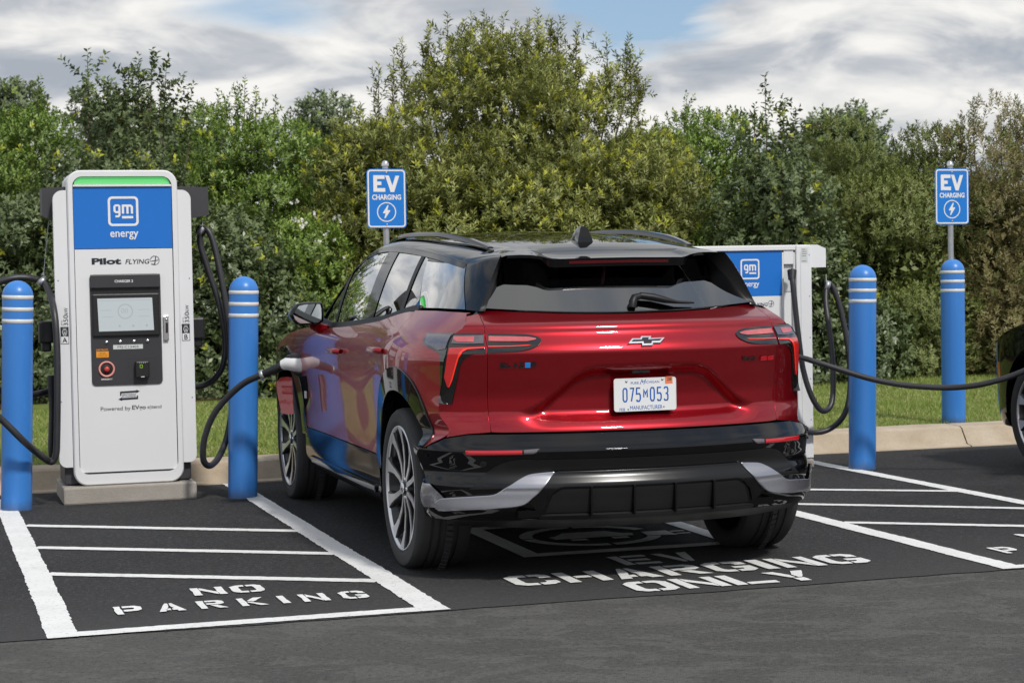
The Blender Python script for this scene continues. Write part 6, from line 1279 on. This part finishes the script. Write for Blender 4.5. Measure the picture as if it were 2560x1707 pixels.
panel('bumper_insert', S_bump, insert, 'satin_black', car, 1, res=.03, off=.003, depth=.003, edge=.002)
# bright wings
S_wing = lambda u, v: np.stack([u, Rb(u, v)-.020-.018*np.clip((.44-v)/.08, 0, 1), v], -1)
wing_l = sm(B_([(180, 932), (300, 924), (480, 914), (620, 903), (700, 862), (800, 793), (870, 752), (930, 732), (1030, 722), (1122, 716)]), 3)+sm(B_([(1122, 716), (1060, 795), (985, 885), (935, 925), (880, 968), (800, 992), (620, 1008), (350, 1020), (165, 1022), (115, 972)]), 3)[1:]
panel('bumper_trim', S_wing, wing_l, 'silver_trim', car, 1, res=.014, depth=.035, both=True, edge=.004)
fz = [.352, .375, .40, .425, .448, .462]
for s in (1, -1):
    o_l = [Vector((-cor_b(z)[1]-.010, cor_b(z)[0]+.004+w_, z)) for z, w_ in zip(fz, (.028, .055, .062, .058, .050, .040))]
    m_l = [Vector((-cor_b(z)[1]-.014, cor_b(z)[0]-.008, z)) for z in fz]
    i_l = [Vector((-cor_b(z)[1]+w_, float(Rb(-cor_b(z)[1]+w_, z))-.020, z)) for z, w_ in zip(fz, (.10, .085, .055, .034, .014, .004))]
    A = [Vector((s*p_.x, p_.y, p_.z)) for p_ in o_l]; B = [Vector((s*p_.x, p_.y, p_.z)) for p_ in m_l]; Cc = [Vector((s*p_.x, p_.y, p_.z)) for p_ in i_l]; n6 = 6; vs = A+B+Cc
    back = [v+Vector((-s*.0, .03, 0))+Vector((s*.016, 0, 0)) for v in A+Cc]
    mb = MB(); mb.add(vs, [(r*n6+i, r*n6+i+1, (r+1)*n6+i+1, (r+1)*n6+i) for r in range(2) for i in range(n6-1)], 'silver_trim'); mb.add(A+[v+Vector((s*.02, .004, 0)) for v in A], [(i, i+1, n6+i+1, n6+i) for i in range(n6-1)], 'silver_trim'); mb.build('bumper_trim', car, auto=40)
# reflectors, sensors
rf = B_([(404, 540), (870, 540), (872, 574), (412, 578), (402, 560)]); rw_ = B_([(878, 538), (1010, 527), (985, 560), (960, 570), (878, 572)]); rfr = B_([(396, 532), (870, 532), (1018, 524), (992, 566), (965, 578), (870, 582), (410, 587), (396, 562)])
fr = panel('reflector', S_bump, rfr, 'satin_black', car, 1, res=.02, off=.003, depth=.004, both=True)
ob = panel('reflector_lens', S_bump, rf, 'reflector_red', None, 1, res=.02, off=.0045, depth=.003, both=True, edge=.0005)+panel('reversing_lamp', S_bump, rw_, 'lamp_clear', None, 1, res=.02, off=.0045, depth=.003, both=True, edge=.0005)
for i, o_ in enumerate(ob): o_.parent = fr[i % 2]
for x, z in ((.754, .559), (.313, .541)):
    for s in (-1, 1): panel('parking_sensor', S_bump, [(s*x+.0125*math.cos(t), z+.0125*math.sin(t)) for t in np.linspace(0, 6.283, 18)[:-1]], 'satin_black', car, 1, res=.02, off=.004, depth=.004, inset=0)
# badges
Eb = lambda L: H_(L)
bt = [(1838, 992), (1872, 934), (1938, 933), (1945, 912), (2036, 911), (2032, 931), (2147, 927), (2112, 985), (2055, 986), (2050, 1010), (1955, 1013), (1955, 990)]
bo = Eb(bt); ctr = np.mean(bo, 0); bo = [(a-ctr[0], b) for a, b in bo]; ctr[0] = 0
zt_, zb_ = 1.118, 1.072; ya, yb_ = float(Rh(0, zt_)), float(Rh(0, zb_)); tilt_ = math.atan2(ya-yb_, zt_-zb_)
EM = Matrix.Translation((0, float(Rh(0, ctr[1])), ctr[1])) @ Matrix.Rotation(-tilt_, 4, 'X'); b0 = [(a, b-ctr[1]) for a, b in bo]
b0 = b0 if area2(b0) > 0 else b0[::-1]; b1 = inset_poly(b0, .003); b2_ = inset_poly(b0, .0105); n = len(b0); mb = MB()
mb.add([EM @ Vector((a, -.002, b)) for a, b in b0]+[EM @ Vector((a, -.011, b)) for a, b in b1]+[EM @ Vector((a, -.0112, b)) for a, b in b2_], ringf(0, n, n)+ringf(n, 2*n, n), 'silver_trim'); em_ = mb.build('emblem', car)
mb = MB(); mb.add([EM @ Vector((a, -.0110, b)) for a, b in b2_], tess(b2_), 'badge_black'); mb.build('emblem_inlay', em_)
def badge(name, text, px0, px1, zc2, h, mat, slant=0.0, w=None, blue=None, wk=None):
    (xa, za), (xb, zb) = H_([px0])[0], H_([px1])[0]; hh = h; n = len(text); sw = hh*.27; gap = hh*.17; cw = (xb-xa-gap*(n-1))/n; mb = MB(); x = xa
    for i, ch in enumerate(text):
        if blue == i:
            for k in range(3): z0 = za+hh*(.02+k*.345); conform(mb, [[(x, z0), (x+cw, z0), (x+cw, z0+hh*.26), (x, z0+hh*.26)]], 'badge_blue', S_hatch, 1, .0062)
        else:
            qs, _ = strokes(ch, cw, hh, sw, 0)
            for k, q in enumerate(qs): conform(mb, [[(x+a+b_*slant, za+b_) for a, b_ in q]], mat, S_hatch, 1, .0062+.0002*(k % 7))
        x += cw+gap
    mb.build(name, car)
badge('name_badge', 'BLAZER', (817, 1173), (1114, 1172), 0, .0235, 'badge_black', blue=4)
(xr, zr) = on_rear((1560+965*.306122, 560+1115*.306122), Rh); (xr2, _) = on_rear((1560+1072*.306122, 560+1112*.306122), Rh); (xs, zs) = on_rear((1560+1103*.306122, 560+1112*.306122), Rh); (xs2, _) = on_rear((1560+1210*.306122, 560+1106*.306122), Rh)
mb = MB()
for t_, x0, x1, z0, mt, sl in (('RWD', xr, xr2, zr, 'badge_black', 0), ('SS', xs, xs2, zs, 'badge_red', .3)):
    n = len(t_); g_ = .004; cw = (x1-x0-g_*(n-1))/n; x = x0
    for ch in t_:
        qs, _ = strokes(ch, cw, .020, .0055, 0)
        for k, q in enumerate(qs): conform(mb, [[(x+a+b_*sl, z0+b_) for a, b_ in q]], mt, S_hatch, 1, .0062+.0002*(k % 7))
        x += cw+g_
mb.build('trim_badge', car)
# number plate
PY = -.803; PZ = .854; pl = empty('number_plate', (0, PY, PZ)); pl.parent = car
mb = MB(); mb.plate(rrect(.305, .152, .012), 'plate_white', Matrix.Translation((0, -.003, 0)), .003)
a1, a2 = rrect(.303, .150, .011), rrect(.297, .144, .009); mb.add([(a, -.0036, b) for a, b in a1+a2], ringf(0, len(a1), len(a1)), 'plate_white'); mb.build('plate', pl)
mb = MB(); F = Matrix.Translation((0, -.0036, 0)); kp = .305/516.0; PX = lambda u: (u-1971)*kp; PZz = lambda v: (1384-v)*kp
for i, (ch, u0) in enumerate(zip('075M053', (1783, 1838, 1893, 1953, 2009, 2066, 2122))):
    big = ch != 'M'; qs, _ = strokes(ch, (42 if big else 40)*kp, (112 if big else 68)*kp, 11*kp, 0); put_quads(mb, [[(PX(u0)+a, PZz(1440 if big else 1412)+b) for a, b in q] for q in qs], 'plate_blue', F)
put_text(mb, 'PURE', .0115, 'plate_blue', F, PX(1886), PZz(1302), 0, width=.039); put_text(mb, 'ICHIGAN', .0115, 'plate_blue', F, PX(2032), PZz(1298), 0, width=.066)
qs, _ = strokes('M', 36*kp, 40*kp, 6*kp, 0, slant=.45); put_quads(mb, [[(PX(1925)+a, PZz(1308)+b) for a, b in q] for q in qs], 'plate_blue', F)
put_text(mb, 'MANUFACTURER', .019, 'plate_blue', F, PX(1978), PZz(1500), 0, width=.158); put_text(mb, 'FEB', .0145, 'plate_blue', F, PX(1780), PZz(1508), 0, width=.027)
for u, v in ((1828, 1497), (2124, 1486)): a1 = circ(.0033, PX(u), PZz(v), 12); mb.add([F @ Vector((a, 0, b)) for a, b in a1], [tuple(range(12))], 'mark_black')
mb.build('plate_lettering', pl)
mb = MB(); mb.add([F @ Vector((PX(a), 0, PZz(b))) for a, b in ((2137, 1308), (2200, 1306), (2198, 1250), (2136, 1252))], [(0, 1, 2, 3)], 'sticker_orange'); put_text(mb, '28', .016, 'mark_black', F, PX(2171), PZz(1284), -.0003, bold=.01, width=.022); mb.build('plate_sticker', pl)
for u, v in ((1816, 1278), (2115, 1270)):
    mb = MB(); mb.lathe([(.0062, 0), (.005, .003), (.0005, .004)], 'galvanised', 14, Matrix.Translation((PX(u), -.0033, PZz(v))) @ Rx); mb.build('plate_screw', pl)
mb = MB(); mb.box((-.018, -.795, .963), (.088, .02, .024), 'black_plastic', .004); mb.lathe([(.006, 0), (.006, .003), (.0005, .005)], 'lamp_black', 14, Matrix.Translation((-.018, -.805, .963)) @ Rx); mb.build('rear_camera', car)
mb = MB(); mb.box((0, -.782, .85), (.28, .036, .13), 'cavity'); mb.build('plate_bracket', car)
# wiper
mb = MB(); gpt = lambda u, v, o: (lambda q: tuple(S_glass(np.array(q[0]), np.array(q[1]))+surf_normal(S_glass, np.array([q[0]]), np.array([q[1]]), 1)[0]*o))(on_rear(c2(u, v), Gl))
mb.tube([gpt(1893, 690, .006), gpt(1893, 660, .022), gpt(1903, 632, .026), gpt(1960, 618, .028)], [.018, .020, .018, .015], 'satin_black', 12)
mb.tube([gpt(1950, 618, .028), gpt(2050, 630, .027), gpt(2150, 650, .025), gpt(2250, 664, .022), gpt(2352, 668, .020)], [.017, .019, .016, .008, .005], 'satin_black', 10)
mb.tube([gpt(2240, 662, .020), gpt(2330, 664, .020), gpt(2390, 664, .018)], [.006, .006, .004], 'satin_black', 8); mb.build('rear_wiper', car, auto=50)
# ---- mirrors, handles, charge port
for s in (1, -1):
    ol = [(278, 742), (300, 695), (335, 655), (400, 642), (480, 636), (538, 640), (549, 680), (552, 740), (550, 792), (520, 816), (440, 822), (350, 826), (322, 812), (296, 785)]
    o3 = [on_y(c1(*p), 2.02) for p in ol]; ctr = np.mean(o3, 0); secs = []
    for k, yy in ((.86, -.012), (1.0, 0.0), (1.02, .05), (.92, .10), (.66, .145), (.30, .165)): secs.append([(ctr[0]+(p[0]-ctr[0])*k-(.0 if yy < .06 else -.02), 2.02+yy, ctr[2]+(p[2]-ctr[2])*k) for p in o3])
    n = len(ol); vs = [(s*x, y, z) for q in secs for x, y, z in q]; mb = MB(); mb.add(vs, [(i*n+j, i*n+(j+1) % n, (i+1)*n+(j+1) % n, (i+1)*n+j) for i in range(5) for j in range(n)]+[tuple(range(5*n, 6*n))], 'gloss_black', True); mh = mb.build('wing_mirror', car, auto=50)
    mb = MB(); g2 = [(s*(ctr[0]+(p[0]-ctr[0])*.84), 2.006, ctr[2]+(p[2]-ctr[2])*.84) for p in o3]; mb.add(g2, [tuple(range(n)) if s < 0 else tuple(range(n))[::-1]], 'mirror_glass'); mb.build('mirror_glass', mh)
    mb = MB(); mb.tube([(s*-.86, 2.16, 1.09), (s*-.92, 2.12, 1.10), (s*-.985, 2.08, 1.135)], [.045, .036, .03], 'car_red', 12); mb.build('mirror_stalk', mh)
    for yy, zz in ((1.50, 1.0), (.40, 1.043)):
        xs_ = float(W(yy, zz)); mb = MB(); pts = [(-s*(xs_+.004), yy+.115, zz-.004), (-s*(xs_+.030), yy+.085, zz), (-s*(xs_+.034), yy, zz+.002), (-s*(xs_+.032), yy-.085, zz+.002), (-s*(xs_+.006), yy-.115, zz)]
        mb.tube(catmull(pts, 5), [.010]*2+[.0165]*17+[.013]*2, 'car_red', 12); mb.build('door_handle', car)
pport = [on_side((640+a*.1403, 860+b*.1403)) for a, b in ((650, 600), (760, 560), (900, 560), (925, 760), (935, 1000), (870, 1180), (800, 1290), (740, 1120), (690, 880))]
panel('charge_port', S_side, pport, 'cavity', car, -1, res=.02, off=.0025, depth=.002)
mb = MB(); xp = -float(W(2.47, .80)); mb.box((xp-.010, 2.46, .70), (.012, .035, .045), 'pale_label', .004); mb.build('port_socket', car)
fl_ = [on_y((640+a*.1403, 860+b*.1403), 2.58+.20*(560-a)/300) for a, b in ((348, 690), (430, 600), (560, 580), (640, 610), (672, 1244), (560, 1250), (455, 1236), (400, 980))]
mb = MB(); n = len(fl_); vs = [tuple(p) for p in fl_]+[(p[0]+.004, p[1]+.014, p[2]) for p in fl_]; mb.add(vs, [tuple(range(n)), tuple(range(n, 2*n))[::-1]]+[(i, n+i, n+(i+1) % n, (i+1) % n) for i in range(n)], 'car_red'); mb.build('port_flap', car, auto=30)
# ---- wheels
def wheel(name, xo, yc, s):
    """s = -1 left, +1 right; xo = |x| of the outer face"""
    w = empty(name, (s*xo, yc, ZW)); w.parent = car
    M = Matrix.Rotation(R_(90 if s > 0 else -90), 4, 'Y')       # +z of the lathe looks outward
    Rr = RW; rl = .301; mb = MB()
    prof = [(rl-.004, -.245), (rl+.012, -.262), (.345, -.272), (.372, -.262), (.383, -.245), (.3885, -.215)]
    for g in (-.190, -.150, -.108, -.068):
        prof += [(.389, g-.0075), (.3815, g-.006), (.3815, g+.006), (.389, g+.0075)]
    prof += [(.3885, -.030), (.383, -.008), (.372, .004), (.362, .0065), (.358, .0055), (.330, .0085), (.316, .004), (rl, -.006), (rl-.004, -.012)]
    mb.lathe(prof, 'tyre_rubber', 96, M, smooth=False)
    n = 84                                   # shoulder blocks
    for k in range(n):
        t = 2*math.pi*k/n; T = M @ Matrix.Rotation(t, 4, 'Z')
        mb.box((.3865, 0, -.020), (.011, .0215, .030), 'tyre_rubber', 0, T @ Matrix.Rotation(R_(14), 4, 'Y')); mb.box((.3855, .006, -.228), (.009, .0215, .030), 'tyre_rubber', 0, T @ Matrix.Rotation(R_(-12), 4, 'Y'))
    mb.build('tyre', w, auto=32)
    mb = MB(); mb.lathe([(rl, -.240), (rl-.02, -.235), (rl-.03, -.12), (rl-.022, -.03), (rl-.009, -.012)], 'dark_alloy', 64, M); mb.lathe([(rl-.009, -.012), (rl-.006, .002), (rl+.001, .0025), (rl+.003, -.006)], 'machined_alloy', 64, M)
    mb.lathe([(rl-.03, -.17), (.10, -.165), (.001, -.165)], 'cavity', 40, M); rim = mb.build('rim', w)
    mb = MB()
    for k in range(5):
        T = M @ Matrix.Rotation(2*math.pi*k/5+R_(90), 4, 'Z')
        for sg in (-1, 1):
            # one arm of a split spoke: hub -> rim
            a0, a1 = sg*R_(13), sg*R_(17.5); p0 = np.array([.045*math.cos(a0), .045*math.sin(a0)*1.1]); p1 = np.array([.293*math.cos(a1), .293*math.sin(a1)]); d = (p1-p0)/np.linalg.norm(p1-p0); nn = np.array([-d[1], d[0]]); secs = []
            for t, hw, z0, z1 in ((0, .015, -.020, -.075), (.35, .0150, -.024, -.08), (.66, .0175, -.019, -.07), (.84, .026, -.011, -.05), (1.0, .046, -.003, -.02)):
                c = p0+(p1-p0)*t; secs.append([(*(c+nn*hw*.80), z0), (*(c-nn*hw*.80), z0), (*(c-nn*hw), z0-.006), (*(c-nn*hw*1.15), z1), (*(c+nn*hw*1.15), z1), (*(c+nn*hw), z0-.006)])
            vs = [T @ Vector(v) for q in secs for v in q]; q6 = 6
            mb.add(vs, [(i*q6, i*q6+1, (i+1)*q6+1, (i+1)*q6) for i in range(4)], 'machined_alloy', False)
            mb.add(vs, [(i*q6+j, i*q6+(j+1) % q6, (i+1)*q6+(j+1) % q6, (i+1)*q6+j) for i in range(4) for j in range(1, 6)], 'dark_alloy', False)
    mb.lathe([(.062, -.06), (.060, -.030), (.050, -.022), (.034, -.020), (.033, -.012), (.020, -.009), (.001, -.008)], 'dark_alloy', 30, M)
    for k in range(5): T = M @ Matrix.Rotation(2*math.pi*(k+.5)/5+R_(90), 4, 'Z') @ Matrix.Translation((.045, 0, -.024)); mb.lathe([(.009, 0), (.009, .008), (.001, .009)], 'chrome', 8, T)
    mb.build('spokes', w)
    mb = MB(); mb.lathe([(.030, -.013), (.030, -.007), (.026, -.005), (.001, -.005)], 'chrome', 24, M); mb.build('hub_cap', w)
    return w
for s in (-1, 1): wheel('wheel', .972, 0, s); wheel('wheel', .968, YF, s)
# brake discs are hidden by the black backing; wheel houses
for s in (-1, 1):
    for yc in (0, YF):
        mb = MB(); A = arc(yc, RI_+.02, 14, 166, 24); strip(mb, [(s*.93, y, z) for y, z in A], [(s*.60, y, z) for y, z in A], 'cavity', 1); c_ = (s*.60, yc, ZW); mb.add([c_]+[(s*.60, y, z) for y, z in A], [(0, i, i+1) for i in range(1, len(A))], 'cavity'); mb.build('wheel_house', car)
# ---- inner shell, floor and cabin
mb = MB()
for s in (1, -1):
    yy = np.linspace(-.50, 3.74, 90); zz = np.linspace(.30, 1.20, 20); idx = {}; vs = []; fs = []
    for j, z in enumerate(zz):
        for i, y in enumerate(yy): idx[i, j] = len(vs); vs.append((-s*(float(W(y, z))-.022), y, z))
    for j in range(19):
        for i in range(89):
            cy, cz = (yy[i]+yy[i+1])/2, (zz[j]+zz[j+1])/2
            if min(math.hypot(cy, cz-ZW), math.hypot(cy-YF, cz-ZW)) < RI_+.04: continue
            if cz > belt_z(min(cy, 2.4))-.02 or (cy > 2.4 and cz > float(hz(cy))-.09): continue
            f = (idx[i, j], idx[i+1, j], idx[i+1, j+1], idx[i, j+1]); fs.append(f if s > 0 else f[::-1])
    mb.add(vs, fs, 'cavity')
yb = lambda x, z: float(max(Rb(x, z), Rh(x, max(z, .70)) if z > .68 else -9))+.03
xs = np.linspace(-1, 1, 30); zz = np.linspace(.30, 1.215, 20); vs = [(x, yb(x, z)+.02, z) for z in zz for x in xs*(cor_h(z)[1]-.045)]; mb.add(vs, [(j*30+i, j*30+i+1, (j+1)*30+i+1, (j+1)*30+i) for j in range(19) for i in range(29)], 'cavity')
mb.build('inner_shell', car)
mb = MB(); mb.box((0, 1.60, .30), (1.12, 4.2, .06), 'cavity'); mb.box((0, 1.55, .27), (1.80, 2.0, .05), 'cavity'); mb.box((0, -.66, .335), (1.25, .34, .03), 'cavity'); mb.tube([(-.62, 0, .36), (.62, 0, .36)], .05, 'cavity', 10); mb.tube([(-.62, YF, .36), (.62, YF, .36)], .05, 'cavity', 10); mb.build('underbody', car)
mb = MB(); mb.box((0, 1.2, .62), (1.5, 2.4, .05), 'seat_leather'); mb.box((0, -.05, 1.02), (1.3, .75, .04), 'seat_leather'); mb.box((0, 2.42, .98), (1.5, .45, .22), 'seat_leather', .08); mb.build('cabin_trim', car)
for x, y, w_ in ((-.38, 1.25, .50), (.38, 1.25, .50), (-.38, .28, .56), (.38, .28, .56)):
    mb = MB(); mb.box((x, y+.28, .80), (w_, .5, .14), 'seat_leather', .05); mb.box((x, y, 1.08), (w_, .13, .52), 'seat_leather', .05, Matrix.Translation((0, 0, 0))); mb.box((x, y-.03, 1.405), (.25, .08, .15), 'seat_leather', .03); mb.tube([(x-.05, y-.02, 1.3), (x-.05, y-.03, 1.36)], .006, 'chrome', 6); mb.build('seat', car)
mb = MB(); Mst = Matrix.Translation((-.38, 1.98, 1.03)) @ Matrix.Rotation(R_(65), 4, 'X'); mb.lathe([(.18+.014*math.cos(t), .014*math.sin(t)) for t in np.linspace(0, 6.283, 9)], 'seat_leather', 28, Mst); mb.build('steering_wheel', car)
# ================================================================ BLACK CAR
def copy_tree(o, parent=None):
    c = o.copy(); COL.objects.link(c); c.parent = parent
    for ch in [x for x in KIDS.get(o.name, [])]: copy_tree(ch, c)
    return c
KIDS = {}
for o_ in list(sc.objects):
    if o_.parent is not None: KIDS.setdefault(o_.parent.name, []).append(o_)
bc_ = copy_tree(car)
hubw = np.array([3.58, 13.05]); rz = SA+R_(0.5); dx = np.array([-.968, YF])
bc_.location = (hubw[0]-(dx[0]*math.cos(rz)-dx[1]*math.sin(rz)), hubw[1]-(dx[0]*math.sin(rz)+dx[1]*math.cos(rz)), 0.0); bc_.rotation_euler = (0, 0, rz)
bc_.name = 'electric_suv'; tag(bc_, 'black car cut by the right edge, only its front wing and wheel showing', 'car', 'cars parked at the chargers')
def all_kids(o):
    for ch in o.children: yield ch; yield from all_kids(ch)
for o_ in list(all_kids(bc_)):
    if o_.type == 'MESH':
        for sl in o_.material_slots:
            if sl.material and sl.material.name == 'car_red': sl.link = 'OBJECT'; sl.material = MATS['car_black']
